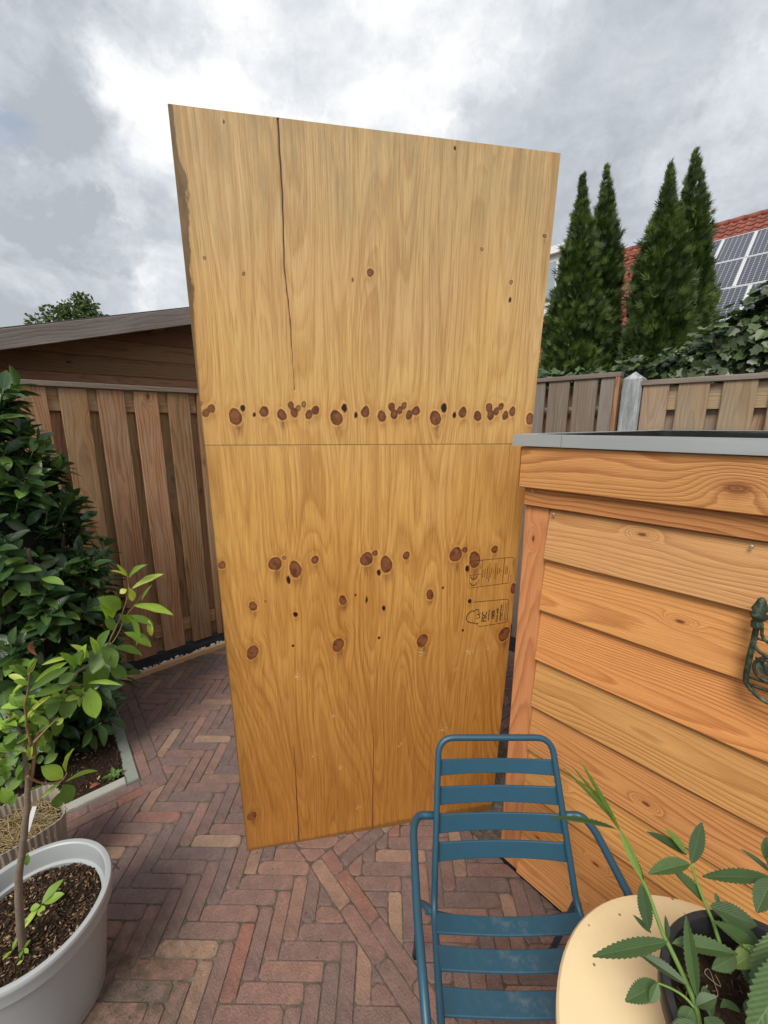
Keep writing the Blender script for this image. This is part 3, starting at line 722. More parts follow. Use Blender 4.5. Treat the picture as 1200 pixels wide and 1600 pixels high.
for i in range(4): bm.faces.new((vb[i], vb[(i + 1) % 4], vb[4 + (i + 1) % 4], vb[4 + i])); bm.faces.new((vb[4 + i], vb[4 + (i + 1) % 4], ap))
bm.faces.new(vb[3::-1]); bmesh.ops.bevel(bm, geom=[e for e in bm.edges if e.calc_length() > 1], offset=.007, segments=2, affect='EDGES')
me = bpy.data.meshes.new('concrete_post'); bm.to_mesh(me); bm.free()
o = link('concrete_post', me, M['post_conc'], None, Matrix.Translation(RP + re * .044 - rn * .02) @ Matrix.Rotation(ra, 4, 'Z')); tag(o, 'grey concrete fence post with a pyramid top between the two fence panels', 'post')

gb = plank('gravel_board', RP + re * -2.4 + UP * .05 - rn * .02, RP + re * 2.15 + UP * .05 - rn * .02, .16, .035, rn, M['plinth'], None, .004)
tag(gb, 'dark gravel board under the light and grey brown panels behind the planter', 'gravel board')
# ================================================================ IVY HEDGE beyond the right fence
hedge = empty('ivy_hedge', RP - rn * .5, 'dense dark green ivy hedge rising behind the right fence', 'hedge')
ivy_pts = [(.0, 0), (-.03, .30), (.12, .52), (.34, .40), (.42, .36), (.72, .42), (.70, .22), (1.0, 0), (.70, -.22), (.72, -.42), (.42, -.36), (.34, -.40), (.12, -.52), (-.03, -.30)]
ivv = [(.35, 0, -.05)] + [(x, y, .12 * abs(y) - .12 * x) for x, y in ivy_pts]; ivf = [(0, i + 1, (i + 1) % len(ivy_pts) + 1) for i in range(len(ivy_pts))]
def hedge_top(s):                      # s along re from RP (negative = right)
    pts_ = [(-2.6, 2.75), (-1.2, 2.65), (-.60, 2.42), (-.36, 2.28), (-.15, 2.10), (.05, 2.03), (.3, 2.0), (.7, 2.0), (1.6, 2.05), (2.5, 2.1)]
    for (a, b), (c, d) in zip(pts_, pts_[1:]):
        if a <= s <= c: return b + (d - b) * (s - a) / (c - a)
    return 2.1
LVS = []
for _ in range(15000):
    s = random.uniform(-2.2, 2.2); top = hedge_top(s) + .06 * mnoise.noise(Vector((s * 5, 0, 3)))
    z = top - abs(random.gauss(0, .16)) if random.random() < .6 else random.uniform(1.5, top)
    if z > top: z = top
    depth = .17 + .35 * (max(0, z - (top - .25)) / .25) ** 2 * random.random() + random.uniform(0, .10) - .04 * mnoise.noise(Vector((s * 4, z * 4, 0)))
    if z > top - .06: depth = random.uniform(.12, .8)
    p = RP + re * s - rn * depth + UP * z
    nrm = (rn * (1.2 if z < top - .1 else .3) + UP * (.5 if z < top - .1 else 1.2) + Vector((random.gauss(0, .5), random.gauss(0, .5), random.gauss(0, .4)))).normalized()
    dn = Vector((random.gauss(0, .6), random.gauss(0, .6), -.8)); fr = frame(dn - nrm * dn.dot(nrm), nrm)
    sz = random.uniform(.032, .062)
    LVS.append((p, fr.to_4x4(), sz))
def vis(p):
    a = proj(p)
    return -1 if a is None or not (0 < a[0] < 1200 and 0 < a[1] < 1600) else 1 / a[2]
def ivy_vis(l):
    p = l[0]; v_ = vis(p); a = proj(p)
    if a is None or a[0] < 850: v_ = -1
    if p.z < 1.9: v_ -= 5
    depth = -(p - RP).dot(rn); return v_ * l[2] - depth * .05
LVS.sort(key=ivy_vis, reverse=True)
ivm = mesh('leaf_ivy', ivv, ivf, False); ivm.materials.append(M['ivy'])
for p, fr, sz in LVS[:290]: link('leaf', ivm, None, hedge, Matrix.Translation(p) @ fr @ Matrix.Scale(sz, 4))
tag(link('foliage', scatter_mesh('foliage', ivv, ivf, [np.array(Matrix.Translation(p) @ fr @ Matrix.Scale(sz, 4)) for p, fr, sz in LVS[290:]], rng.random(len(LVS) - 290)), M['ivy_s'], hedge), kind='stuff')
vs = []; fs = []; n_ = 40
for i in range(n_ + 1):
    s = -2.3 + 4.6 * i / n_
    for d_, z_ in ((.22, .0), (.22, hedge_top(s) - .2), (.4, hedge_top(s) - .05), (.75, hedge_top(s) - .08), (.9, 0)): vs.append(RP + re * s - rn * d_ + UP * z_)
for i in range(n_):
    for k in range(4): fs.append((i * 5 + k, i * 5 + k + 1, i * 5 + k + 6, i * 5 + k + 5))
link('shade_core', mesh('shade_core', vs, fs), simple('ivy hedge inner shade', (.018, .024, .010), .9, .4, 12), hedge)  # added solid core closing the hedge, inner shade put into its dark colour

# ================================================================ CONIFERS
def spray_base():
    vs = []; fs = []
    for a, L in ((-.75, .62), (-.38, .85), (0, 1.0), (.36, .82), (.72, .6), (-.15, .72), (.2, .66)):
        d_ = Vector((math.cos(a), math.sin(a), 0)); n_ = Vector((-d_.y, d_.x, 0)); o = len(vs)
        b = Vector((.12, 0, 0)); zc = random.uniform(-.08, .08)
        vs += [b - n_ * .02, b + d_ * L * .5 - n_ * .045 + Vector((0, 0, zc)), b + d_ * L + Vector((0, 0, -.04 + zc)), b + d_ * L * .5 + n_ * .045 + Vector((0, 0, zc))]
        fs.append((o, o + 1, o + 2, o + 3))
    return [tuple(v) for v in vs], fs
spv, spf = spray_base()
def thuja(ax, tipy, Y, px_base, ztop, prof, label, n=5200, tone=(0, .8)):
    n = int(n * 1.9)
    tx = at(ax, tipy, Y).x; ztop = at(ax, tipy, Y).z - .06; bx = at(px_base, 540, Y).x; top = ztop
    root = empty('conifer', (bx, Y, 0), label, 'tree', 'narrow conifers behind the hedge')
    def rad(z):
        return .86 * rad0(z)
    def rad0(z):
        t = max(0, (top - z)); 
        for (a, b), (c, d_) in zip(prof, prof[1:]):
            if a <= t <= c: return b + (d_ - b) * (t - a) / (c - a)
        return prof[-1][1]
    def axis(z): u = min(1, max(0, (top - z) / (top - 2.2))); return tx + (bx - tx) * u
    ms = []; tn = []; sh = random.random() * 50
    for _ in range(n):
        t = (random.random() ** .62) * (top - 1.55) - .02; z = top - t; a = random.uniform(0, 2 * PI)
        lump = 1 + .34 * mnoise.noise(Vector((math.cos(a) * 1.3 + sh, math.sin(a) * 1.3, z * 2.6))) + .18 * mnoise.noise(Vector((math.cos(a) * 4 + sh, math.sin(a) * 4, z * 7)))
        rr = rad(z) * lump * (1 - .42 * random.random() ** 2.2) + .09 * random.random() ** 3 * min(1, t / .8)
        p = Vector((axis(z) + rr * math.cos(a), Y + rr * math.sin(a), z))
        out = Vector((math.cos(a), math.sin(a), 0)); thin = max(0, 1 - max(0, t) / .9)
        dr = (out * random.uniform(.25, .9) * (1 - .6 * thin) + UP * random.uniform(.35, 1.1) + Vector((random.gauss(0, .3), random.gauss(0, .3), 0)) * (1 - .5 * thin)).normalized()
        nr = Vector((random.gauss(0, 1), random.gauss(0, 1), random.gauss(0, .5))) + out * .4
        s = random.uniform(.06, .14) * (1 - .45 * thin)
        q = Matrix.Translation(p) @ frame(dr, nr).to_4x4() @ Matrix.Scale(s, 4); ms.append(np.array(q))
        cl = mnoise.noise(Vector((p.x * 5, p.y * 5, p.z * 5))) * .35
        tn.append(min(1, max(0, tone[0] + (tone[1] - tone[0]) * random.random() + cl)))
    tag(link('crown', scatter_mesh('crown', spv, spf, ms, tn), M['thuja'], root), kind='stuff')
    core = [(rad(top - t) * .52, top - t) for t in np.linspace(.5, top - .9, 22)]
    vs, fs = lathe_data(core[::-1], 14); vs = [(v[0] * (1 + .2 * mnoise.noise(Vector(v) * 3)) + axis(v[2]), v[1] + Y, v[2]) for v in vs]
    link('crown_light_block', mesh('crown_light_block', vs, fs, True), simple('dark crown light block', (.020, .030, .010), .9, .4, 12), root)  # added dark core that blocks light through the crown
    v, f = tube_data([(bx, Y, 0), (bx, Y, 1.5), (axis(3), Y, 3), (tx, Y, top - .2)], [.09, .07, .04, .006], 8)
    link('trunk', mesh('trunk', v, f, True), M['dark_bark'], root)
    return root
# profile: (metres below the tip, radius)
thuja(912, 266, 5.5, 900, 4.66, [(0, .01), (.3, .03), (.6, .09), (1.0, .18), (1.4, .25), (1.9, .33), (2.6, .45), (4.7, .5)], 'conifer nearest the plywood, broad at the base, left of the first pair', 5200)
thuja(949, 252, 5.6, 940, 4.83, [(0, .01), (.35, .04), (.7, .10), (1.2, .15), (1.8, .17), (2.6, .20), (4.8, .25)], 'slim conifer with a straight pointed tip, right of the first pair', 4200)
thuja(1049, 250, 5.0, 1028, 4.46, [(0, .01), (.35, .04), (.65, .12), (1.0, .21), (1.5, .29), (2.1, .38), (2.6, .45), (4.4, .5)], 'broad conifer standing left in front of the solar roof gap', 6500)
thuja(1088, 228, 5.2, 1074, 4.76, [(0, .01), (.25, .05), (.5, .09), (.75, .10), (1.2, .15), (1.8, .19), (2.6, .22), (4.7, .3)], 'tallest conifer with the loose feathery tip', 5200)
thuja(1096, 350, 5.5, 1092, 4.10, [(0, .01), (.3, .06), (.7, .12), (1.2, .16), (1.8, .18), (4.1, .25)], 'short yellowish green conifer close to the solar panels', 3600, (.3, 1))

# ================================================================ HOUSE
az = R(134); he = Vector((math.cos(az), math.sin(az), 0)); hh = Vector((he.y, -he.x, 0))
if hh.y > 0: hh = -hh
r0 = Vector((12.594, 15.1, 8.5)); pit = R(40); hs = hh * math.cos(pit) - UP * math.sin(pit); hnrm = hh * math.sin(pit) + UP * math.cos(pit)
house = empty('house', (r0.x, r0.y, 0), 'house with red tiled roof, solar panels and a white dormer beyond the conifers', 'house')
SL = 10.4; e0, e1 = -7.0, 10.0
def hp(e, s, up=0): return r0 + he * e + hs * s + hnrm * up
roofb = mesh('roof', [hp(e0, 0, -.12), hp(e1, 0, -.12), hp(e1, SL, -.12), hp(e0, SL, -.12), r0 + he * e0 - hh * 6 - UP * 4.2, r0 + he * e1 - hh * 6 - UP * 4.2], [(0, 1, 2, 3), (1, 0, 4, 5)])
def b_(t, p):
    c = oc(t); tone = t.attr('tone'); n = t.noise(c, 2.5, 5, .6); n2 = t.noise(c, 40, 3)
    col = t.ramp(tone, [(0, (.17, .042, .029)), (.5, (.225, .058, .038)), (1, (.285, .082, .052))])
    col = t.mix(t.rng(n, .45, .7, 0, .4), col, (.17, .055, .04)); t.put(p.inputs['Base Color'], t.mix(t.rng(n2, .5, .8, 0, .2), col, (.5, .3, .22)))
M['tile'] = mat('red clay roof tile', b_, .7, .4)
roof = link('roof', roofb, simple('dark underlay', (.05, .03, .025), .9), house)
tw, th_ = .245, .31; prof = [(0, 0), (.03, .03), (.07, .045), (.11, .03), (.15, .004), (.20, 0), (.245, .004)]
tv = []; tf = []
for k, sl, dz in ((0, 0, .0), (1, th_ + .03, .035)):
    for x, z in prof: tv.append((x, sl, z + dz))
for x, z in prof: tv.append((x, th_ + .03, z + .012))
n_ = len(prof)
for i in range(n_ - 1): tf += [(i, i + 1, n_ + i + 1, n_ + i), (n_ + i, n_ + i + 1, 2 * n_ + i + 1, 2 * n_ + i)]
ms = []; tn = []
Rm = Matrix((he, hs, hnrm)).transposed().to_4x4()
for i in range(int((e1 - e0) / tw)):
    for j in range(int(SL / th_)):
        e_ = e0 + i * tw; s_ = j * th_ + .05
        q = Matrix.Translation(hp(e_, s_, -.05 + random.uniform(0, .006))) @ Rm; ms.append(np.array(q)); tn.append(random.random())
tag(link('roof_tiles', scatter_mesh('roof_tiles', tv, tf, ms, tn), M['tile'], roof), kind='stuff')
ms = []
rv, rf = tube_data([(-.24, 0, 0), (.20, 0, 0)], [.13, .115], 10, caps=True)
for i in range(int((e1 - e0) / .42)):
    q = Matrix.Translation(r0 + he * (e0 + .25 + i * .42) + UP * (-.05)) @ Matrix((he, UP.cross(he), UP)).transposed().to_4x4()
    o = link('ridge_tile', bpy.data.meshes.get('ridge_tile') or mesh('ridge_tile', rv, rf, True, .4), M['tile'], roof, q)
wallm = simple('brown brick wall', (.20, .12, .08), .9, .2, 6)
for s_, nm in ((7.5, 'wall'), (-5.8, 'wall')):
    hz_ = 1.9 if s_ > 0 else 4.2
    plank(nm, r0 + he * e0 + hh * s_ + UP * (-8.5 + hz_ / 2), r0 + he * e1 + hh * s_ + UP * (-8.5 + hz_ / 2), hz_, .2, hh, wallm, house, 0)
# solar panels
def b_(t, p):
    x, y, z = t.sep(oc(t))
    cx = t.math('ABSOLUTE', t.math('SUBTRACT', t.math('FRACT', t.math('DIVIDE', t.math('ADD', x, 10.), .127)), .5))
    cy = t.math('ABSOLUTE', t.math('SUBTRACT', t.math('FRACT', t.math('DIVIDE', t.math('ADD', y, 10.), .127)), .5))
    g = t.math('MAXIMUM', cx, cy); dia = t.math('ADD', cx, cy)
    m = t.math('MAXIMUM', t.rng(g, .455, .475, 0, .75), t.rng(dia, .84, .87, 0, 1))
    n = t.noise(oc(t), 3, 3); base = t.mix(n, (.020, .022, .042), (.032, .032, .055))
    t.put(p.inputs['Base Color'], t.mix(m, base, (.42, .43, .46)))
    lines = t.math('ABSOLUTE', t.math('SUBTRACT', t.math('FRACT', t.math('DIVIDE', t.math('ADD', x, 10.), .0423)), .5))
    p.inputs['Coat Weight'].default_value = .15; p.inputs['Coat Roughness'].default_value = .15
M['pv'] = mat('blue black solar cells', b_, .3)
framem = simple('pale aluminium frame', (.62, .63, .64), .4, .05, 20, 0, .3)
pw, ph = .80, 1.66
def solar(e_, s_):
    c = hp(e_ - pw / 2, s_ + ph / 2, .10)
    q = Matrix.Translation(c) @ Matrix((he, hs, hnrm)).transposed().to_4x4()
    me = bpy.data.meshes.get('solar_panel') or box_me('solar_panel', pw - .06, ph - .06, .03, 0)
    o = link('solar_panel', me, M['pv'], house, q)
    fm = bpy.data.meshes.get('panel_frame')
    if not fm:
        bm = bmesh.new()
        for (x, y, sx, sy) in ((0, ph / 2 - .02, pw - .012, .035), (0, -ph / 2 + .02, pw - .012, .035), (pw / 2 - .02, 0, .035, ph - .082), (-pw / 2 + .02, 0, .035, ph - .082)):
            r = bmesh.ops.create_cube(bm, size=1)
            for v_ in r['verts']: v_.co = (v_.co.x * sx + x, v_.co.y * sy + y, v_.co.z * .045 + .004)
        fm = bpy.data.meshes.new('panel_frame'); bm.to_mesh(fm); bm.free()
    link('panel_frame', fm, framem, o, q)
for row, off in ((0, .84), (1, .84), (2, .47), (3, .47)):
    for k_ in range(-2, 6): solar(off - .80 * k_ + (0 if k_ >= 0 else 0), 1.60 - .01 + row * 1.68) if off - .8 * k_ < 2.6 else None
# dormer
wm = simple('white painted wood', (.74, .76, .78), .45, .04, 8)
glass = simple('window glass with painted cloud reflection', (.30, .36, .40), .12, .15, 1.5, 0)  # pale base colour carries a painted cloud reflection
def dpt(e_, s_, z_): return r0 + he * e_ + hh * s_ + UP * z_
ds = 3.15
dc = (dpt(5.15, ds, 0) + dpt(8.6, ds, 0)) / 2
def dbox(name, ea, eb, sa, sb, za, zb, m, parent):
    c = dpt((ea + eb) / 2, (sa + sb) / 2, (za + zb) / 2); me = box_me(name, abs(eb - ea), abs(sb - sa), zb - za, 0)
    return link(name, me, m, parent, Matrix.Translation(c) @ Matrix((he, hh, he.cross(hh))).transposed().to_4x4())
dr = dbox('dormer', 5.25, 8.6, .4, ds, -2.75, -.62, wm, house)
dbox('flat_roof', 5.05, 8.8, .2, ds + .22, -.615, -.36, wm, dr)
for a_, b_2 in ((5.42, 6.35), (6.45, 7.4), (7.5, 8.4)):
    dbox('window_frame', a_, b_2, ds + .002, ds + .06, -2.35, -.75, wm, dr)
    dbox('window_pane', a_ + .09, b_2 - .09, ds + .055, ds + .068, -2.25, -.85, glass, dr)

# ================================================================ PLANTER (tall larch-clad raised bed)
pe3 = Vector((pe.x, pe.y, 0)); pn3 = Vector((pn.x, pn.y, 0)); P0 = Vector((E0.x, E0.y, 0))
PL, PD = 2.0, 1.35
planter = empty('raised_planter', P0, 'tall larch clad raised planter with aluminium rim and black liner', 'planter')
def pp_(s, off, z): return P0 + pe3 * s + pn3 * off + UP * z
plank('post', pp_(.0245, -.062, .0), pp_(.0245, -.062, 1.399), .079, .062, pn3, M['cedar'], planter, .003)
plank('post', pp_(PL - .04, -.062, .0), pp_(PL - .04, -.062, 1.399), .079, .062, pn3, M['cedar'], planter, .003)
plank('post', pp_(.0245, -PD + .06, .0), pp_(.0245, -PD + .06, 1.399), .079, .06, -pn3, M['cedar'], planter, .003)
zs = [1.399, 1.239, 1.071, .897, .725, .556, .385, .213, .022]
for i in range(8):
    top = zs[i] - .004 if i else zs[0] - .003; bot = zs[i + 1]
    # lower edge proud, upper edge tucked behind the board above
    L0 = .066; zc = (top + .022 + bot) / 2 if i else (top + bot) / 2; hgt = (top + .022 - bot) if i else (top - bot)
    plank('cladding_board', pp_(L0, -.012, zc), pp_(PL - .082, -.012, zc), hgt, .022, pn3, M['cedar'], planter, .0025, tilt=-math.asin(.020 / hgt) * 1.0)
plank('header_board', pp_(-.014, -.02, 1.429), pp_(PL, -.02, 1.429), .055, .034, pn3, M['cedar'], planter, .0025)
plank('top_board', pp_(-.026, -.002, 1.5215), pp_(PL, -.002, 1.5215), .125, .034, pn3, M['cedar_knot'], planter, .003)
link('board_end', box_me('board_end', .0012, .12, .030, 0), M['larch_end'], planter, Matrix.Translation(pp_(-.0272, .015, 1.5215)) @ frame(pe3, pn3).to_4x4())
# left side, running back
sd3 = -pe3
for i in range(8):
    top = zs[i] - .004; bot = zs[i + 1]; hgt = top + .02 - bot
    plank('side_board', pp_(.002, -.066, (top + .02 + bot) / 2), pp_(.002, -PD + .064, (top + .02 + bot) / 2), hgt, .018, sd3, M['cedar'], planter, .002, tilt=0)
plank('side_top_board', pp_(-.010, -.004, 1.49), pp_(-.010, -PD, 1.49), .185, .014, sd3, M['cedar'], planter, .002)
plank('back_board', pp_(0, -PD + .02, .79), pp_(PL, -PD + .02, .79), 1.58, .02, -pn3, M['cedar'], planter, .002)
# aluminium rim: L profile, mitred lengths
def rim(a, b, inw, name='rim_section'):
    a = Vector(a); b = Vector(b); d_ = (b - a).normalized(); out = -Vector(inw); L = (b - a).length
    prof = [(0, 0), (0, -.034), (-.0025, -.034), (-.0025, -.0028), (-.052, -.0028), (-.052, 0)]
    vs = []; 
    for k_, t_ in enumerate((0, L)):
        for x, z in prof: vs.append(a + d_ * t_ + out * x + UP * z)
    n_ = len(prof); fs = [(i, (i + 1) % n_, n_ + (i + 1) % n_, n_ + i) for i in range(n_)] + [tuple(range(n_ - 1, -1, -1)), tuple(range(n_, 2 * n_))]
    f = frame(d_, UP); mid = (a + b) / 2; inv = (Matrix.Translation(mid) @ f.to_4x4()).inverted()
    me = mesh(name, [inv @ v for v in vs], fs)
    bm = bmesh.new(); bm.from_mesh(me); bmesh.ops.recalc_face_normals(bm, faces=bm.faces[:]); bm.to_mesh(me); bm.free()
    return link(name, me, M['alu'], planter, Matrix.Translation(mid) @ f.to_4x4())
ZR = 1.620
rim(pp_(-.050, .042, ZR), pp_(.1005, .042, ZR), -pn3); rim(pp_(.1015, .042, ZR), pp_(PL, .042, ZR), -pn3)
rim(pp_(-.050, -.0105, ZR + .001), pp_(-.050, -PD, ZR + .001), pe3)
rim(pp_(-.050, -PD, ZR + .003), pp_(.75, -PD, ZR + .003), pn3); rim(pp_(.753, -PD, ZR + .003), pp_(PL, -PD, ZR + .003), pn3)
# liner: hangs inside with folds
vs = []; fs = []; ring = []
for s0, o0, s1, o1, n_ in ((.004, -.012, 1.99, -.012, 40), (1.99, -.012, 1.99, -PD + .055, 26), (1.99, -PD + .055, .004, -PD + .055, 40), (.004, -PD + .055, .004, -.012, 26)):
    for k_ in range(n_): t_ = k_ / n_; ring.append((s0 + (s1 - s0) * t_, o0 + (o1 - o0) * t_))
cs, co = 1.0, -PD / 2; nr = len(ring)
for lv, z_ in enumerate((ZR - .006, ZR - .02, ZR - .10, ZR - .25, ZR - .45)):
    for k_, (s_, o_) in enumerate(ring):
        w_ = (0, .004, .022, .03, .04)[lv] * (1 + mnoise.noise(Vector((s_ * 7, o_ * 7, lv * .6)))); f_ = 1 - w_ / .7
        vs.append(pp_(cs + (s_ - cs) * f_, co + (o_ - co) * f_, z_ + .006 * mnoise.noise(Vector((s_ * 9, o_ * 9, 5)))))
for lv in range(4):
    for k_ in range(nr): fs.append((lv * nr + k_, lv * nr + (k_ + 1) % nr, (lv + 1) * nr + (k_ + 1) % nr, (lv + 1) * nr + k_))
fs.append(tuple(4 * nr + k_ for k_ in range(nr)))
link('liner', mesh('liner', vs, fs, True), M['liner'], planter)
sv, sf = lathe_data([(.0008, .0008), (.0028, .0014), (.0042, .001), (.0046, 0)], 10)
scm = mesh('screw_round', sv, sf, True); scm.materials.append(M['screw'])
for s_, z_, o_ in ((.012, 1.448, .0145), (.082, 1.385, .0105), (.115, 1.095, .0145), (.105, .93, .0145), (.10, .755, .0145), (.42, .735, .0145), (.53, 1.385, .0105), (.10, .585, .0145), (.10, .41, .0145)):
    link('screw', scm, None, planter, Matrix.Translation(pp_(s_, o_, z_)) @ frame(pe3, pn3).to_4x4())
tag(prism('rubber_mat', [tuple(E0 - pe * .03 + pn * .005), tuple(E0 + pe * 1.2 + pn * .005), tuple(E0 + pe * 1.2 - pn * .1), tuple(E0 - pe * .03 - pn * .1)], -.004, .012, M['liner']), 'thin black rubber strip under the front foot of the larch planter', 'strip')

# verdigris cast iron ornament hung on the planter
def b_(t, p):
    c = oc(t); n = t.noise(c, 55, 5, .65)
    t.put(p.inputs['Base Color'], t.ramp(n, [(.3, (.012, .016, .012)), (.5, (.035, .052, .036)), (.66, (.10, .145, .10))])); p.inputs['Metallic'].default_value = .35
    t.put(p.inputs['Normal'], t.bump(n, .8, .003))
M['verdi'] = mat('green patinated iron', b_, .55)
orn = empty('iron_hanger', pp_(.60, .0, 1.15), 'green patinated scrolled iron rack hanging on the larch planter', 'wall rack')
def op(s, z, o=.05): return pp_(s, o, z)
sA, sB = .564, .80
sc = (sA + sB) / 2
tube('bar', spline([op(.566, 1.235), op(.566, 1.19), op(.565, 1.14), op(.566, 1.10), op(.569, 1.086)], 4), .0055, M['verdi'], orn, 8)
tube('bar', spline([op(2 * sc - .566, 1.235), op(2 * sc - .566, 1.14), op(2 * sc - .569, 1.086)], 4), .0055, M['verdi'], orn, 8)
tube('bottom_bar', spline([op(.569, 1.086), op(.58, 1.074), op(.605, 1.060), op(sc, 1.047), op(2 * sc - .605, 1.06), op(2 * sc - .569, 1.086)], 6), .0048, M['verdi'], orn, 8)
for z_ in (1.196, 1.103, 1.086): tube('cross_bar', [op(.566, z_), op(sc, z_), op(2 * sc - .566, z_)], .0032, M['verdi'], orn, 6)
def spiral(c, r0_, r1_, a0, a1, n_=26): return [op(c[0] + (r0_ + (r1_ - r0_) * k_ / n_) * math.cos(a0 + (a1 - a0) * k_ / n_), c[1] + (r0_ + (r1_ - r0_) * k_ / n_) * math.sin(a0 + (a1 - a0) * k_ / n_)) for k_ in range(n_ + 1)]
for sgn in (1, -1):
    def mx(p): return p if sgn == 1 else p + pe3 * (2 * (sc - ((p - P0).dot(pe3))))
    tube('scroll', [mx(q) for q in spline([op(.566, 1.19), op(.574, 1.172), op(.595, 1.160), op(.63, 1.152)], 6)], .0034, M['verdi'], orn, 6)
    tube('scroll', [mx(q) for q in spline([op(.575, 1.225), op(.578, 1.205), op(.592, 1.192), op(.62, 1.19)], 6)], .0034, M['verdi'], orn, 6)
    tube('scroll', [mx(q) for q in spiral((.603, 1.133), .031, .026, R(20), R(330), 24)], .0034, M['verdi'], orn, 6)
    tube('scroll', [mx(q) for q in spiral((.593, 1.145), .011, .003, R(-30), R(300), 14)], .0028, M['verdi'], orn, 6)
    tube('scroll', [mx(q) for q in spiral((.632, 1.12), .022, .004, R(200), R(560), 20)], .003, M['verdi'], orn, 6)
    v, f = leaf_data(.045, .02, .4, .2, 6); 
    for a_ in (60, 95, 130): link('iron_leaf', mesh('iron_leaf', v, f, True), M['verdi'], orn, Matrix.Translation(mx(op(.603, 1.118))) @ (frame(pe3, pn3) @ Matrix.Rotation(R(a_), 3, 'Z')).to_4x4())
v, f = lathe_data([(.001, .062), (.006, .058), (.010, .046), (.0135, .036), (.011, .026), (.016, .022), (.012, .014), (.008, .008), (.011, .004), (.009, -.008), (.004, -.012)], 12)
v = [(x * (1 + .12 * math.sin(6 * math.atan2(y, x) + z * 120)), y * (1 + .12 * math.sin(6 * math.atan2(y, x) + z * 120)), z) for x, y, z in v]
fm = mesh('finial', v, f, True)
for s_ in (.566, 2 * sc - .566): link('finial', fm, M['verdi'], orn, Matrix.Translation(op(s_, 1.228)))
tube('hook', [op(sc, 1.19, .05), op(sc, 1.22, .03), op(sc, 1.235, .012)], .004, M['verdi'], orn, 6)
tube('hook', [op(.566, 1.15, .05), op(.566, 1.15, .012)], .004, M['verdi'], orn, 6)

# ================================================================ PLYWOOD SHEET
KNOTS = [(0.003,1.737,0.005,0,1.2),(0.014,1.711,0.0087,0,1.2),(0.031,1.724,0.0095,0,1.2),(0.096,1.701,0.0179,0,1.2),(0.119,1.726,0.0067,1,1.2),(0.15,1.707,0.0038,1,1.6),(0.179,1.716,0.0114,0,1.3),(0.23,1.707,0.0124,0,1.2),(0.258,1.734,0.0085,0,1.2),(0.28,1.727,0.0062,0,1.2),(0.296,1.738,0.0063,0,1.2),(0.267,1.713,0.0101,0,1.2),(0.31,1.708,0.0095,0,1.3),(0.33,1.721,0.0103,0,1.2),(0.393,1.699,0.0178,0,1.2),(0.418,1.728,0.0081,1,1.4),(0.453,1.707,0.0049,1,1.7),(0.483,1.717,0.0116,0,1.4),(0.535,1.704,0.0118,0,1.4),(0.566,1.732,0.0101,0,1.2),(0.574,1.71,0.011,0,1.2),(0.592,1.722,0.0085,0,1.2),(0.606,1.737,0.0077,0,1.2),(0.623,1.708,0.0095,0,1.4),(0.645,1.721,0.0112,0,1.2),(0.71,1.699,0.0177,0,1.2),(0.737,1.731,0.0097,1,1.3),(0.773,1.709,0.0054,1,1.7),(0.801,1.717,0.0117,0,1.4),(0.853,1.706,0.0119,0,1.3),(0.891,1.732,0.011,0,1.2),(0.898,1.709,0.0111,0,1.3),(0.917,1.721,0.0093,0,1.2),(0.932,1.737,0.0083,0,1.2),(0.95,1.708,0.0094,0,1.5),(0.974,1.721,0.0094,0,1.6),(1.04,1.697,0.0144,0,1.2),(0.016,1.236,0.0103,0,1.2),(0.182,1.23,0.0192,0,1.2),(0.246,1.206,0.0189,0,1.45),(0.222,1.169,0.0055,1,2.5),(0.312,1.236,0.0111,0,1.2),(0.213,1.249,0.0054,0,1.2),(0.101,1.082,0.0124,0,1.2),(0.239,1.039,0.0073,1,1.2),(0.142,1.097,0.0031,0,1.2),(0.087,0.906,0.0176,0,1.35),(0.225,0.917,0.0041,1,1.2),(0.486,1.228,0.02,0,1.2),(0.555,1.204,0.0196,0,1.5),(0.516,1.248,0.0083,0,1.2),(0.529,1.175,0.0059,1,2),(0.626,1.233,0.0112,0,1.2),(0.402,1.08,0.0126,0,1.3),(0.447,1.096,0.0034,1,1.2),(0.548,1.037,0.0061,1,1.5),(0.486,1.075,0.0034,1,3.5),(0.383,0.904,0.0182,0,1.3),(0.532,0.918,0.0045,1,1.2),(0.807,1.226,0.0208,0,1.3),(0.84,1.242,0.0091,0,1.2),(0.88,1.202,0.0203,0,1.45),(0.854,1.169,0.0065,1,1.8),(0.954,1.237,0.0112,0,1.2),(0.718,1.076,0.0127,0,1.4),(0.766,1.1,0.0037,1,1.2),(0.873,1.037,0.0066,1,1.3),(0.854,0.917,0.0039,1,1.2),(0.696,0.889,0.0187,0,1.4),(1.044,1.076,0.0118,0,1.6),(1.024,0.884,0.0203,0,1.2),(0.031,0.177,0.0152,0,1.2),(0.128,2.417,0.0022,1,1.5),(0.052,2.112,0.0031,0,1.2),(0.149,2.08,0.0036,0,1.2),(0.447,2.082,0.0022,0,1.8),(0.733,2.421,0.0033,1,1.2),(0.83,2.183,0.0036,0,1.2),(0.931,2.102,0.0047,0,1.2),(0.932,2.053,0.0038,1,1.6),(1.026,2.231,0.0066,0,0.7),(0.498,2.103,0.0083,0,1.2)]
BL = Vector((-.541, 1.290, 0)); BR = Vector((.473, 1.471, 0)); be = (BR - BL).normalized(); bn0 = Vector((be.y, -be.x, 0)); lean = R(1.7)
bu = UP * math.cos(lean) + bn0 * math.sin(lean); bn = be.cross(bu)
if bn.dot(bn0) < 0: bn = -bn
BH, BT = 2.44, .018
BM = Matrix.Translation(BL) @ Matrix((be, bu, be.cross(bu))).transposed().to_4x4()
ZS = 1 if be.cross(bu).dot(bn0) > 0 else -1
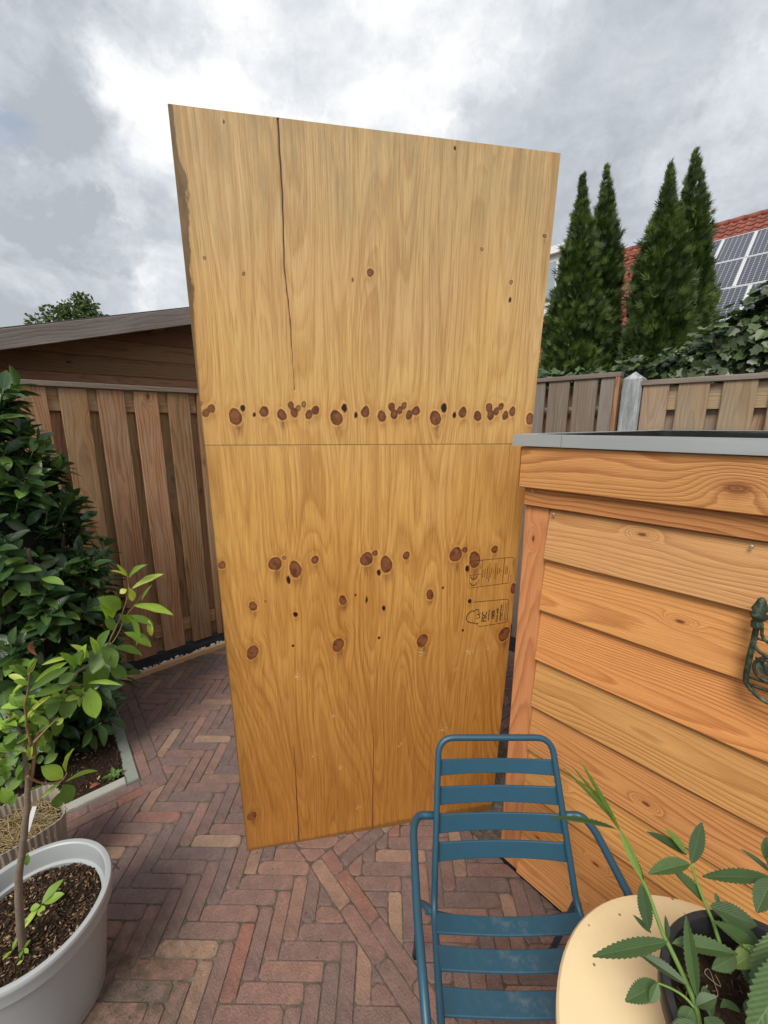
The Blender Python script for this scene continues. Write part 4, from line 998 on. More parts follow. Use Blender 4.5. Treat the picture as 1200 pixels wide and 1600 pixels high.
_q = [(0, 0), (1.0306, 0), (1.071, BH), (-.017, BH)]; _r = [(0, 0), (1.05, 0), (1.05, 2.44), (0, 2.44)]
_A = []
for (x, y), (X, Y) in zip(_r, _q): _A += [[x, y, 1, 0, 0, 0, -x * X, -y * X, -X], [0, 0, 0, x, y, 1, -x * Y, -y * Y, -Y]]
HB = np.linalg.svd(np.array(_A, float))[2][-1].reshape(3, 3)
def bxy(U, V):
    w_ = HB[2, 0] * U + HB[2, 1] * V + HB[2, 2]; return (HB[0, 0] * U + HB[0, 1] * V + HB[0, 2]) / w_, (HB[1, 0] * U + HB[1, 1] * V + HB[1, 2]) / w_
NU, NV = 380, 800
tail = None
Ug, Vg = np.meshgrid(np.linspace(0, 1.05, NU + 1), np.linspace(0, BH, NV + 1))
def snoise(u, v, fu, fv, n=14, seed=1):
    r = np.random.default_rng(seed); o = np.zeros_like(u)
    for _ in range(n): o += np.sin(u * fu * r.normal() * 2 * PI + v * fv * r.normal() * 2 * PI + r.random() * 6.28)
    return o / math.sqrt(n)
upper = Vg > 1.615
per = .3075; th = 2 * PI * Ug / per
Aw = np.where(upper, .060, .085)
ph = Aw * np.sin(th + .9 * np.sin(Vg * 1.9) + .35 * snoise(Ug, Vg, 1.2, .9, seed=5)) * (1 + .3 * np.sin(3.1 * Vg)) + .035 * np.sin(2 * th + 1.3 * Vg + 1)
ph += np.where(upper, .030 * Vg + .30 * Ug, -.10 * Vg + .03 * np.sin(Vg * 3.3 + 1.) + .05 * Ug)
ph += .010 * snoise(Ug, Vg, 3.5, .8, seed=9) + .004 * snoise(Ug, Vg, 12, 1.5, seed=12)
fib = Ug + .004 * snoise(Ug, Vg, 2, 1.2, seed=3)
kd = np.full_like(Ug, 9.0); kf = np.zeros_like(Ug); kr_ = np.full_like(Ug, .01); tail = np.zeros_like(Ug)
for (u, v, r, dk, tall) in KNOTS:
    du_ = Ug - u; dv_ = (Vg - v) / tall
    if r > .015 and v < 1.0:
        a_, b_4 = du_, Vg - v; ca, sa = math.cos(.5), math.sin(.5); du_, dv_ = a_ * ca - b_4 * sa, (a_ * sa + b_4 * ca) / 1.45
    if r > .006: tail += np.exp(-((Ug - u - .3 * r) / (.7 * r)) ** 2 - ((Vg - v + 1.9 * r) / (1.6 * r)) ** 2) * (.9 if r > .012 else .5)
    wob = 1 + .07 * np.sin(np.arctan2(dv_, du_) * 2 + u * 40) + .04 * np.sin(np.arctan2(dv_, du_) * 3 + v * 90)
    rr = np.sqrt(du_ ** 2 + dv_ ** 2) / wob
    d_ = rr - r; m_ = d_ < kd; kd = np.where(m_, d_, kd); kf = np.where(m_, float(dk), kf); kr_ = np.where(m_, r, kr_)
    ph += 1.1 * r * np.exp(-(rr / (r * 1.9)) ** 2) * (1 if r > .007 else .6)
    ph += .5 * r * np.exp(-(du_ / (r * 2.2)) ** 2 - ((Vg - v) / (r * 9)) ** 2)
    fib -= du_ * .75 * np.exp(-(du_ / (r * 2.4)) ** 2 - ((Vg - v) / (r * 5)) ** 2)
def crackd(pts, w0, w1):
    """signed offset from the split divided by its half width there"""
    pts = sorted(pts, key=lambda p: p[1]); vv = [p[1] for p in pts]; uu = [p[0] for p in pts]
    c = np.interp(Vg, vv, uu) + .0005 * np.sin(Vg * 23) + .0004 * np.sin(Vg * 97 + 1); t = np.clip((Vg - vv[0]) / (vv[-1] - vv[0]), 0, 1); wd = w0 + (w1 - w0) * t
    ins = (Vg > vv[0]) & (Vg < vv[-1]); return np.where(ins, (Ug - c) / wd, 40.0 * np.sign(Ug - c + 1e-9))
cr1 = crackd([(.261, 2.45), (.262, 2.277), (.259, 2.097), (.267, 1.968), (.271, 1.776)], .0005, .0023)
cr2 = crackd([(.207, .488), (.207, .319), (.205, -.01)], .0022, .0008)
cr3 = crackd([(.514, .483), (.512, .294), (.511, -.01)], .0020, .0007)
XL, YL = bxy(Ug, Vg)
dep = -.0035 * np.clip(1.3 - np.abs(cr1), 0, 1)
V0 = np.stack([XL.ravel(), YL.ravel(), (ZS * (dep.ravel()))], 1)
idx = np.arange((NU + 1) * (NV + 1)).reshape(NV + 1, NU + 1)
F0 = np.stack([idx[:-1, :-1].ravel(), idx[:-1, 1:].ravel(), idx[1:, 1:].ravel(), idx[1:, :-1].ravel()], 1)
if ZS < 0: F0 = F0[:, ::-1]
me = npmesh('plywood_sheet', V0, F0, None, True)
for nm, arr in (('phase', ph), ('fib', fib), ('kd', kd), ('kf', kf), ('kr', kr_), ('tail', np.clip(tail, 0, 1)), ('cr1', cr1), ('cr2', cr2), ('cr3', cr3), ('bu', Ug), ('bv', Vg)):
    a = me.attributes.new(nm, 'FLOAT', 'POINT'); a.data.foreach_set('value', arr.ravel().astype(np.float32))
def b_(t, p):
    ph, fib, kd, kf, bu_, bv = (t.attr(k) for k in ('phase', 'fib', 'kd', 'kf', 'bu', 'bv'))
    c = t.comb(bu_, bv, 0.0)
    up = t.math('GREATER_THAN', bv, 1.615)
    fr = t.math('FRACT', t.math('DIVIDE', t.math('ADD', ph, t.math('MULTIPLY', t.noise(t.comb(t.math('MULTIPLY', fib, 60.), t.math('MULTIPLY', bv, 5.), 0.), 1, 4, .6), .012)), t.rng(up, 0, 1, .026, .018)))
    late = t.ramp(fr, [(0, .0), (.3, .05), (.6, .35), (.84, 1.), (.93, .6), (1, 0)])
    fade = t.noise(t.comb(t.math('MULTIPLY', bu_, 5.), t.math('MULTIPLY', bv, 1.6), up), 1, 4, .6)
    late = t.math('MULTIPLY', late, t.math('MULTIPLY', t.rng(fade, .36, .64, .12, 1.0), t.rng(up, 0, 1, .80, .62)))
    f1 = t.noise(t.comb(t.math('MULTIPLY', fib, 330.), t.math('MULTIPLY', bv, 9.), 0.), 1, 4, .6)
    f2 = t.noise(t.comb(t.math('MULTIPLY', fib, 95.), t.math('MULTIPLY', bv, 2.2), 3.), 1, 4, .6)
    low = t.noise(t.comb(t.math('MULTIPLY', bu_, 3.2), t.math('MULTIPLY', bv, 1.3), t.math('MULTIPLY', up, 4.)), 1, 5, .55)
    hgt = t.rng(t.math('ADD', bv, t.math('MULTIPLY', t.math('SUBTRACT', low, .5), 1.1)), .25, 2.3, 0, 1)
    light = t.ramp(hgt, [(0, (.45, .198, .040)), (.3, (.57, .288, .070)), (.55, (.65, .37, .105)), (.8, (.665, .42, .165)), (1, (.62, .425, .205))])
    dark = t.ramp(hgt, [(0, (.25, .088, .016)), (.4, (.33, .125, .020)), (.75, (.42, .20, .052)), (1, (.40, .215, .082))])
    fb = t.math('FRACT', t.math('DIVIDE', t.math('ADD', ph, t.math('MULTIPLY', f2, .006)), t.rng(up, 0, 1, .062, .055)))
    broad = t.math('MULTIPLY', t.ramp(fb, [(0, 0.), (.45, .1), (.72, 1.), (.86, .45), (1, 0.)]), t.rng(low, .35, .6, .2, .62))
    col = t.mix(late, light, dark); col = t.mix(broad, col, dark)
    col = t.mix(t.rng(f2, .45, .72, 0, .6), col, dark)
    col = t.mix(t.rng(f1, .54, .70, 0, .55), col, t.vmath('SCALE', dark, .72))
    col = t.mix(t.rng(f1, .32, .46, .5, 0), col, t.vmath('SCALE', light, 1.18))
    # amber mottling below, greying above
    m2 = t.noise(t.comb(t.math('MULTIPLY', bu_, 9.), t.math('MULTIPLY', bv, 4.), 7.), 1, 6, .6)
    col = t.mix(t.math('MULTIPLY', t.rng(m2, .5, .72, 0, .5), t.rng(bv, 1.9, .9, 0, 1)), col, (.40, .17, .028))
    gt = t.math('MULTIPLY', t.rng(bv, 2.1, 2.44, 0, 1), t.rng(t.noise(t.comb(t.math('MULTIPLY', bu_, 22.), t.math('MULTIPLY', bv, 5.), 2.), 1, 6, .7), .42, .7, 0, .8))
    col = t.mix(gt, col, (.30, .235, .125))
    # halo and knots
    ks = t.rng(t.attr('kr'), .003, .013, .1, 1); halo = t.math('MULTIPLY', ks, t.rng(kd, .0, .026, .5, 0, True)); col = t.mix(t.math('MULTIPLY', halo, t.rng(t.noise(c, 60, 3), .3, .7, .3, 1)), col, t.vmath('MULTIPLY', dark, (1.0, .8, .7)))
    col = t.mix(t.math('MULTIPLY', t.attr('tail'), t.rng(t.noise(t.comb(t.math('MULTIPLY', fib, 200.), t.math('MULTIPLY', bv, 20.), 0.), 1, 3), .3, .6, .2, .9)), col, (.15, .055, .018))
    kn_ = t.math('ADD', kd, t.math('MULTIPLY', t.math('SUBTRACT', t.noise(c, 90, 4, .6), .5), .0055))
    rim_ = t.math('MULTIPLY', t.math('MULTIPLY', ks, t.rng(t.noise(c, 40, 2), .35, .6, .1, 1)), t.rng(t.math('ABSOLUTE', t.math('SUBTRACT', kn_, .0040)), .0, .0032, .6, 0, True))
    col = t.mix(rim_, col, t.vmath('SCALE', light, 1.12))
    kr = t.math('SINE', t.math('MULTIPLY', kn_, 1700.0))
    kcol = t.mix(t.rng(kr, -1, 1, 0, .6), (.24, .085, .032), (.105, .032, .013))
    kcol = t.mix(t.rng(t.noise(c, 70, 4, .6), .42, .66, 0, .45), kcol, (.33, .14, .05)); kcol = t.mix(t.rng(kn_, -.006, -.001, 0, .55), kcol, (.09, .026, .011))
    kcol = t.mix(t.math('MULTIPLY', t.rng(t.noise(t.vmath('ADD', c, (3, 1, 0)), 38, 3), .48, .62, 0, .7), 1.0), kcol, (.075, .022, .010)); kcol = t.mix(t.rng(ks, .1, .6, .55, 0), kcol, light); kcol = t.mix(kf, kcol, (.018, .009, .006))
    edge = t.rng(t.math('ABSOLUTE', kn_), .0004, .0018, .8, 0)
    col = t.mix(t.rng(kn_, -.0006, .0006, 1, 0), col, kcol); col = t.mix(edge, col, (.10, .032, .012))
    # splits
    for nm, k_ in (('cr1', 1.0), ('cr2', 1.), ('cr3', 1.)):
        a = t.math('ABSOLUTE', t.attr(nm)); br = t.rng(t.noise(t.comb(0., t.math('MULTIPLY', bv, 30.), k_), 1, 3), .28, .36, .25, 1) if nm != 'cr1' else 1.0
        col = t.mix(t.math('MULTIPLY', t.rng(a, 1.0, 3.2, .5, 0), .6), col, (.20, .10, .045))
        col = t.mix(t.math('MULTIPLY', t.rng(a, .85, 1.15, 1, 0), br), col, (.075, .020, .012))
    # face joint
    sv = t.math('ABSOLUTE', t.math('SUBTRACT', t.math('ADD', bv, t.math('MULTIPLY', bu_, .004)), 1.6185))
    col = t.mix(t.rng(sv, .0008, .0017, .8, 0), col, (.10, .055, .02))
    # mildew down the upper left edge, wet line at the foot, grimy arrises
    en = t.noise(t.comb(t.math('MULTIPLY', bu_, 30.), t.math('MULTIPLY', bv, 9.), 1.), 1, 6, .65)
    wdt = t.ramp(t.rng(bv, 1.75, 2.46, 0, 1), [(0, 0.), (.25, .006), (.45, .022), (.7, .026), (.85, .012), (1, .010)])
    ed = t.rng(t.math('SUBTRACT', bu_, t.math('MULTIPLY', wdt, t.rng(en, .3, .7, .3, 1.3))), .0, .006, 1, 0, True)
    col = t.mix(t.math('MULTIPLY', ed, .9), col, t.mix(t.rng(en, .4, .6, 0, 1), (.03, .022, .014), (.13, .09, .045)))
    wet = t.math('SUBTRACT', bv, t.math('MULTIPLY', t.math('MULTIPLY', t.noise(t.comb(t.math('MULTIPLY', bu_, 60.), 0., 4.), 1, 5, .6), .055), t.rng(bu_, .25, .75, .4, 1.)))
    col = t.mix(t.rng(wet, -.004, .008, .75, 0, True), col, (.17, .085, .022))
    col = t.mix(t.rng(bu_, .0, .05, .35, 0), col, (.25, .12, .03))
    # white scuffs and specks
    sc = None
    for (u, v, r) in ((.24, .789, .03), (.694, .837, .03), (.886, .822, .03), (.969, .827, .024), (.833, .748, .02), (.377, .351, .022), (.36, .60, .02), (.28, .43, .02), (.80, .47, .03), (.62, .42, .02), (.92, .28, .03), (.45, .13, .02)):
        m_ = t.rng(t.vmath('DISTANCE', c, (u, v, 0), 1), r * .2, r, 1, 0); sc = m_ if sc is None else t.math('MAXIMUM', sc, m_)
    sn = t.noise(t.comb(t.math('MULTIPLY', bu_, 90.), t.math('MULTIPLY', bv, 140.), 0.), 1, 5, .75)
    col = t.mix(t.math('MULTIPLY', t.rng(t.math('ADD', sn, t.math('MULTIPLY', sc, .14)), .665, .70, 0, .8), t.rng(sc, 0, .2, .0, 1)), col, (.72, .60, .38))
    sp = t.noise(c, 330, 2, .5); col = t.mix(t.math('MULTIPLY', t.rng(sp, .73, .77, 0, .7), t.rng(bv, 1.7, 1.2, .2, 1)), col, (.75, .62, .36))
    pores = t.noise(t.comb(t.math('MULTIPLY', fib, 420.), t.math('MULTIPLY', bv, 60.), 9.), 1, 3, .6)
    col = t.mix(t.math('MULTIPLY', t.rng(pores, .68, .76, 0, .7), t.rng(t.noise(c, 7, 3), .4, .6, .1, 1)), col, (.20, .09, .025))
    t.put(p.inputs['Base Color'], col)
    h = t.math('ADD', t.math('MULTIPLY', f1, .8), t.math('MULTIPLY', late, -.5))
    t.put(p.inputs['Normal'], t.bump(h, .35, .0016)); t.put(p.inputs['Roughness'], t.rng(f2, .3, .7, .42, .62))
M['ply'] = mat('pine plywood face', b_, .5, .35)
def b_(t, p):
    x, y, z = t.sep(oc(t)); l = t.math('SINE', t.math('MULTIPLY', z, 2600.)); n = t.noise(oc(t), 30, 5, .6)
    col = t.mix(t.rng(l, -1, 1, 0, 1), (.40, .25, .10), (.20, .105, .04)); t.put(p.inputs['Base Color'], t.mix(t.rng(n, .35, .65, 0, .7), col, (.13, .10, .065)))
M['ply_edge'] = mat('plywood edge plies', b_, .8)
ply = link('plywood_sheet', me, M['ply'], None, BM)
tag(ply, 'tall knotty pine plywood sheet standing upright on the brick paving', 'plywood')
# back and edges of the sheet
x0, _ = bxy(0, 0); x1, _ = bxy(1.05, 0); x2, _ = bxy(1.05, BH); x3, _ = bxy(0, BH); g_ = .262; cx = bxy(.262, BH)[0]
zf, zb = 0, -ZS * BT
vs = [(x0, 0, zf), (x1, 0, zf), (x2, BH, zf), (x3, BH, zf), (x0, 0, zb), (x1, 0, zb), (x2, BH, zb), (x3, BH, zb)]
fs = [(4, 5, 6, 7), (0, 1, 5, 4), (1, 2, 6, 5), (2, 3, 7, 6), (3, 0, 4, 7)]
link('core_plies', mesh('core_plies', vs, fs), M['ply_edge'], ply, BM)
# printed stamps
ink = simple('dark brown stamp ink', (.045, .022, .010), .6, .3, 200, .0)
def bpt(U, V, z=.0008): x, y = bxy(U, V); return (x, y, ZS * z)
def strip(pts, w_):
    P = [Vector(bpt(*p)) for p in pts]; vs = []; fs = []
    for i, p in enumerate(P):
        t_ = (P[min(i + 1, len(P) - 1)] - P[max(i - 1, 0)]).normalized(); n_ = Vector((-t_.y, t_.x, 0)) * w_ / 2
        vs += [p + n_, p - n_]
    for i in range(len(P) - 1): fs.append((2 * i, 2 * i + 1, 2 * i + 3, 2 * i + 2))
    return vs, fs
def text_up(s, U, V, size, bold=0, sx=1.0):
    cu = bpy.data.curves.new('txt', 'FONT'); cu.body = s; cu.size = size; cu.align_x = 'LEFT'; cu.resolution_u = 3; cu.offset = bold
    o_ = bpy.data.objects.new('txt', cu); C.objects.link(o_); m_ = bpy.data.meshes.new_from_object(o_)
    vs = [bpt(U - v_.co.y, V + v_.co.x * sx, .0009) for v_ in m_.vertices]
    fs = [tuple(p_.vertices) for p_ in m_.polygons]
    bpy.data.objects.remove(o_); bpy.data.meshes.remove(m_); bpy.data.curves.remove(cu)
    return vs, fs
def dashes(U, V0, V1, w_):
    out = []; v_ = V0
    while v_ < V1:
        l_ = random.uniform(.0015, .006); out.append(strip([(U, v_), (U, min(V1, v_ + l_))], w_)); v_ += l_ + random.uniform(.0008, .0022)
    return out
def stamp(name, parts):
    v, f = merge(parts); return link(name, mesh(name, v, f), ink, ply, BM)
f_ = lambda x, y: (.870 + (x - 390) * .00035, 1.033 - (y - 800) * .00034)
def arc(cu_, cv, ru, rv, a0, a1, n_=10): return [(cu_ + ru * math.cos(R(a0 + (a1 - a0) * k / n_)), cv + rv * math.sin(R(a0 + (a1 - a0) * k / n_))) for k in range(n_ + 1)]
fsc = [strip([(.885, 1.0325), (1.018, 1.034)], .0018), strip(arc(1.018, 1.022, .012, .012, 90, 0, 6), .0018), strip([(1.030, 1.022), (1.031, .945)], .0018), strip(arc(1.021, .945, .010, .010, 0, -90, 6), .0020), strip([(1.021, .935), (.915, .927)], .0018)]
tree = [(x, y) for x, y in (f_(500, 900), f_(525, 915), f_(515, 935), f_(535, 950), f_(520, 958), f_(538, 990), f_(505, 975), f_(500, 1000), f_(538, 1000))]
fsc.append(strip([f_(497, 895), f_(470, 898), f_(462, 915), f_(430, 905), f_(405, 925), f_(380, 960), f_(372, 1000), f_(385, 1030), f_(420, 1050), f_(470, 1062), f_(512, 1068), f_(490, 1090)], .0034))
fsc.append(strip([f_(497, 895), f_(512, 905), f_(505, 925), f_(530, 945), f_(500, 950), f_(520, 965)], .0028)); fsc.append(strip([f_(520, 960), f_(522, 1000), f_(488, 1004)], .0034)); fsc.append(strip([f_(488, 960), f_(520, 962)], .0026))
fsc += [text_up('FSC', *f_(602, 1056), .027, .0006, .98), text_up('www.fsc.org', *f_(634, 1045), .0098, .0001, .92), text_up('100%', *f_(694, 1034), .0185, .0005, .95), text_up('From well-', *f_(736, 1066), .0135, .0002, 1.0), text_up('managed forests', *f_(772, 1058), .0120, .0002, .86)]
for U_ in (1.009, 1.018, 1.024): fsc += dashes(U_, .945, 1.02, .0018)
stamp('printed_certificate_stamp', fsc)
g2 = lambda x, y: (.862 + (x - 400) * .000332, 1.2 - (y - 335) * .00034)
ce = [strip([(.861, 1.197), (1.028, 1.203), (1.034, 1.196), (1.0345, 1.165)], .0014), strip([(.861, 1.197), (.866, 1.091), (1.026, 1.101)], .0014), strip([g2(545, 332), (.9125, 1.094)], .0014), strip([g2(805, 318), (.9955, 1.099)], .0016), strip([g2(878, 470), g2(872, 612)], .0012), strip([g2(402, 508), g2(545, 498)], .0014)]
for cx_, half in ((g2(460, 630), 1), (g2(460, 558), 1)):
    ce.append(strip([(cx_[0] + .0125 * math.sin(a_), cx_[1] + .0145 - .0135 * (math.cos(a_))) for a_ in [(-1.45 + 2.9 * k / 12) for k in range(13)]], .0030))
cE = g2(460, 558); ce.append(strip([(cE[0], cE[1] + .002), (cE[0], cE[1] + .012)], .0026))
ce += dashes(g2(520, 0)[0], g2(0, 595)[1], g2(0, 560)[1], .002); ce += dashes(g2(532, 0)[0], g2(0, 440)[1], g2(0, 405)[1], .002)
for x_, ya, yb in ((560, 540, 450), (585, 535, 440), (612, 560, 420), (636, 595, 375), (658, 545, 430), (686, 485, 472), (708, 570, 385), (733, 520, 435), (755, 500, 445), (777, 480, 465), (832, 520, 420), (848, 515, 425), (896, 560, 535)): ce += dashes(g2(x_, 0)[0], g2(0, ya)[1], g2(0, yb)[1], .0024)
stamp('printed_conformity_stamp', ce)


# ================================================================ CHAIR
def b_(t, p):
    c = oc(t); n = t.noise(c, 14, 5, .65); geo = t.node('ShaderNodeNewGeometry')
    n2 = t.noise(c, 35, 5, .7); x, y, z = t.sep(c)
    col = t.mix(n, (.014, .062, .104), (.018, .077, .125))
    wz_ = t.sep(geo.outputs['Position'])[2]; dust = t.math('MULTIPLY', t.rng(n2, .50, .72, 0, .45), t.math('MULTIPLY', t.rng(t.math('ABSOLUTE', x), .02, .12, 1, .1), t.math('LESS_THAN', wz_, .46)))
    t.put(p.inputs['Base Color'], t.mix(dust, col, (.16, .17, .16))); t.put(p.inputs['Normal'], t.bump(t.noise(c, 900, 2), .12, .0006))
M['blue'] = mat('teal blue powder coated steel', b_, .42, .5)
chair = empty('garden_chair', (.312, .68, 0), 'teal blue metal slatted garden armchair beside the cream table', 'chair')
CXc = .312
def ch(x, y, z): return Vector((CXc + x, y, z))
TB = lambda t: ch(0, .82 + .16 * t, .43 + .34 * t)                            # back line, t 0..1.03
frames_l = {}
for sg in (-1, 1):
    w_top, w_seat, w_front = .158, .184, .205
    pth = [ch(sg * w_front, .36, .0), ch(sg * w_front, .385, .445), ch(sg * w_seat, .80, .437), ch(sg * w_top, .97, .775)]
    if sg == -1:
        full = [ch(-w_front * .99, .33, .0), ch(-w_front, .39, .452), ch(-w_seat, .805, .432), ch(-w_top, .9835, .789), ch(w_top, .9835, .789), ch(w_seat, .805, .432), ch(w_front, .39, .452), ch(w_front * .99, .33, .0)]
        tube('seat_and_back_frame', smooth_path(full, .045, 8), .0085, M['blue'], chair, 14)
    arm = [ch(sg * .166, .905, .612), ch(sg * .222, .905, .615), ch(sg * .236, .86, .618), ch(sg * .240, .68, .612), ch(sg * .236, .56, .595), ch(sg * .230, .47, .53), ch(sg * .224, .40, .30), ch(sg * .225, .36, 0)]
    tube('armrest', smooth_path(arm, .05, 8), .0095, M['blue'], chair, 14)
    leg = [ch(sg * .182, .80, .425), ch(sg * .205, .835, .405), ch(sg * .216, .87, .36), ch(sg * .212, .965, .0)]
    tube('rear_leg', smooth_path(leg, .03, 6), .0085, M['blue'], chair, 12)
    tube('foot_cap', [ch(sg * .212, .965, 0), ch(sg * .212, .963, .02)], .0105, M['liner'], chair, 10)
    tube('foot_cap', [ch(sg * w_front * .99, .33, 0), ch(sg * w_front * .99, .332, .02)], .0105, M['liner'], chair, 10)
tube('stretcher', smooth_path([ch(-.205, .82, .405), ch(0, .79, .395), ch(.205, .82, .405)], .05), .006, M['blue'], chair, 8)
def slat(name, c0, wdir, halfw, wid, bow, bowdir):
    """pressed slat: bowed sheet with turned edges"""
    vs = []; fs = []; n_ = 16; wd = Vector(wdir).normalized(); nd = Vector(bowdir).normalized()
    sec = [(-.5, -.004), (-.48, -.0006), (-.44, 0.0008), (.44, .0008), (.48, -.0006), (.5, -.004), (.47, -.0052), (-.47, -.0052)]
    for i in range(n_ + 1):
        t_ = -1 + 2 * i / n_; cc = Vector(c0) + Vector((halfw * t_, 0, 0)) + nd * bow * (1 - t_ * t_)
        wv = wid * (1 + .10 * abs(t_) ** 3)
        for a_, b_3 in sec: vs.append(cc + wd * (a_ * wv) - nd * 0 + Vector(wd.cross(Vector((1, 0, 0)))) * (-b_3))
    m_ = len(sec)
    for i in range(n_):
        for k_ in range(m_): fs.append((i * m_ + k_, i * m_ + (k_ + 1) % m_, (i + 1) * m_ + (k_ + 1) % m_, (i + 1) * m_ + k_))
    fs += [tuple(range(m_)), tuple(n_ * m_ + k_ for k_ in range(m_ - 1, -1, -1))]
    bm = bmesh.new(); me_ = mesh(name, [v_ - Vector(c0) for v_ in vs], fs); bm.from_mesh(me_); bmesh.ops.recalc_face_normals(bm, faces=bm.faces[:]); bm.to_mesh(me_); bm.free()
    for p_ in me_.polygons: p_.use_smooth = False
    return link(name, me_, M['blue'], chair, Matrix.Translation(c0))
bdir = Vector((0, .16, .34)).normalized(); bnv = Vector((0, 1, -.45)).normalized()
for za, zb in ((.733, .699), (.672, .634), (.612, .573), (.552, .514)):
    zc = (za + zb) / 2; t_ = (zc - .43) / .34; y_ = .82 + .16 * t_; hw = .184 + (.158 - .184) * t_ - .002
    wd_ = (za - zb) / bdir.z
    slat('back_slat', ch(0, y_, zc), bdir, hw, wd_, .016, bnv)
for ya, yb in ((.793, .752), (.727, .683), (.655, .610), (.582, .537), (.509, .464), (.440, .400)):
    yc = (ya + yb) / 2; hw = .184 + (.205 - .184) * (.80 - yc) / .41 - .002
    slat('seat_slat', ch(0, yc, .443), (0, 1, .02), hw, ya - yb, .013, (0, 0, -1))

# ================================================================ TABLE with the black pot
def b_(t, p):
    c = oc(t); n = t.noise(c, 12, 5, .6); vsp = t.voro(c, 38, out=0); x, y, z = t.sep(c)
    col = t.mix(n, (.70, .56, .335), (.76, .62, .39)); wv = t.noise(c, 26, 3, .6)
    spots = t.math('MULTIPLY', t.rng(vsp, .07, .12, 1, 0), t.math('GREATER_THAN', t.noise(c, 17, 2), .47))
    col = t.mix(t.math('MULTIPLY', spots, .9), col, (.09, .06, .035))
    col = t.mix(t.rng(t.noise(c, 90, 4, .7), .62, .72, 0, .25), col, (.45, .33, .18))
    col = t.mix(t.rng(t.noise(c, 7, 6, .7), .52, .72, 0, .35), col, (.60, .46, .26)); sc_ = t.noise(t.comb(t.math('MULTIPLY', t.math('ADD', x, y), 200.), t.math('MULTIPLY', t.math('SUBTRACT', x, y), 9.), 0.), 1, 3, .6)
    col = t.mix(t.rng(sc_, .72, .76, 0, .3), col, (.86, .78, .6))
    t.put(p.inputs['Base Color'], col); t.put(p.inputs['Normal'], t.bump(t.noise(c, 300, 2), .1, .0006))
M['cream'] = mat('cream lacquered steel', b_, .38, .5)
TC = Vector((.536, .394, 0)); TR_ = .266
tab = empty('side_table', TC, 'round cream side table with dark flecks holding the black pot', 'table')
v, f = lathe_data([(.0005, .700), (.15, .700), (TR_ - .016, .700), (TR_ - .012, .6998), (TR_ - .004, .698), (TR_, .692), (TR_, .678), (TR_ - .004, .674), (TR_ - .008, .676), (TR_ - .010, .690), (.0005, .690)], 72)
link('tabletop', mesh('tabletop', v, f, True), M['cream'], tab, Matrix.Translation(TC))
for k_ in range(3):
    a_ = R(90 + 120 * k_ + 20); d_ = Vector((math.cos(a_), math.sin(a_), 0))
    tube('leg', smooth_path([TC + d_ * .10 + UP * .69, TC + d_ * .12 + UP * .45, TC + d_ * .22], .08), .011, M['cream'], tab, 10)
v, f = tube_data([TC + Vector((math.cos(a_) * .125, math.sin(a_) * .125, .40)) for a_ in np.linspace(0, 2 * PI, 30)[:-1]], .006, 8, closed=True); link('ring', mesh('ring', v, f, True), M['cream'], tab)
PC = Vector((.528, .363, .7)); pr = .148
bpot = empty('plant_pot', PC, 'black plastic nursery pot standing on the cream table', 'pot')
bpm = simple('black plastic', (.022, .023, .026), .42, .15, 30, .15)
v, f = lathe_data([(.112, .001), (.118, .004), (pr - .008, .150), (pr, .152), (pr, .176), (pr - .002, .180), (pr - .011, .180), (pr - .013, .176), (pr - .016, .150), (.12, .06)], 64, cap_bottom=True)
link('wall', mesh('wall', v, f, True), bpm, bpot, Matrix.Translation(PC))
def soil_disc(name, c, r, z, m, parent, amp=.008, tilt=(0, 0), n1_=18, n2_=48):
    vs = [(0, 0, 0)]; fs = []
    for i in range(1, n1_ + 1):
        for k_ in range(n2_):
            a_ = 2 * PI * k_ / n2_; rr = r * i / n1_; x, y = rr * math.cos(a_), rr * math.sin(a_)
            vs.append((x, y, amp * 2 * mnoise.noise(Vector((x * 14, y * 14, c.x * 9))) + amp * mnoise.noise(Vector((x * 60, y * 60, c.y * 9))) + x * tilt[0] + y * tilt[1]))
    for k_ in range(n2_): fs.append((0, 1 + k_, 1 + (k_ + 1) % n2_))
    for i in range(n1_ - 1):
        for k_ in range(n2_): a0 = 1 + i * n2_; fs.append((a0 + k_, a0 + n2_ + k_, a0 + n2_ + (k_ + 1) % n2_, a0 + (k_ + 1) % n2_))
    return link(name, mesh(name, vs, fs, True), m, parent, Matrix.Translation((c.x, c.y, z)))
soil_disc('soil', PC, pr - .016, .7 + .135, M['soil'], bpot, .006)
pts = []
for _ in range(380):
    a_ = random.random() * 6.28; rr = (pr - .022) * random.random() ** .5; pts.append((PC.x + rr * math.cos(a_), PC.y + rr * math.sin(a_), .7 + .139 + random.uniform(-.003, .004)))
chips('soil_crumbs', pts, .003, .010, M['chip'], bpot)
rt = simple('pale dry root', (.24, .18, .12), .7, .2, 80)
for k_ in range(3):
    a_ = random.random() * 6.28; b0 = Vector((PC.x - .01 + random.uniform(-.05, .05), PC.y + .05 + random.uniform(-.04, .04), .846)); p_ = [b0]
    for q_ in range(5): p_.append(p_[-1] + Vector((random.gauss(0, .008), random.gauss(0, .008), random.uniform(-.002, .003))))
    tube('root', spline(p_, 4), .0006, rt, bpot, 5)

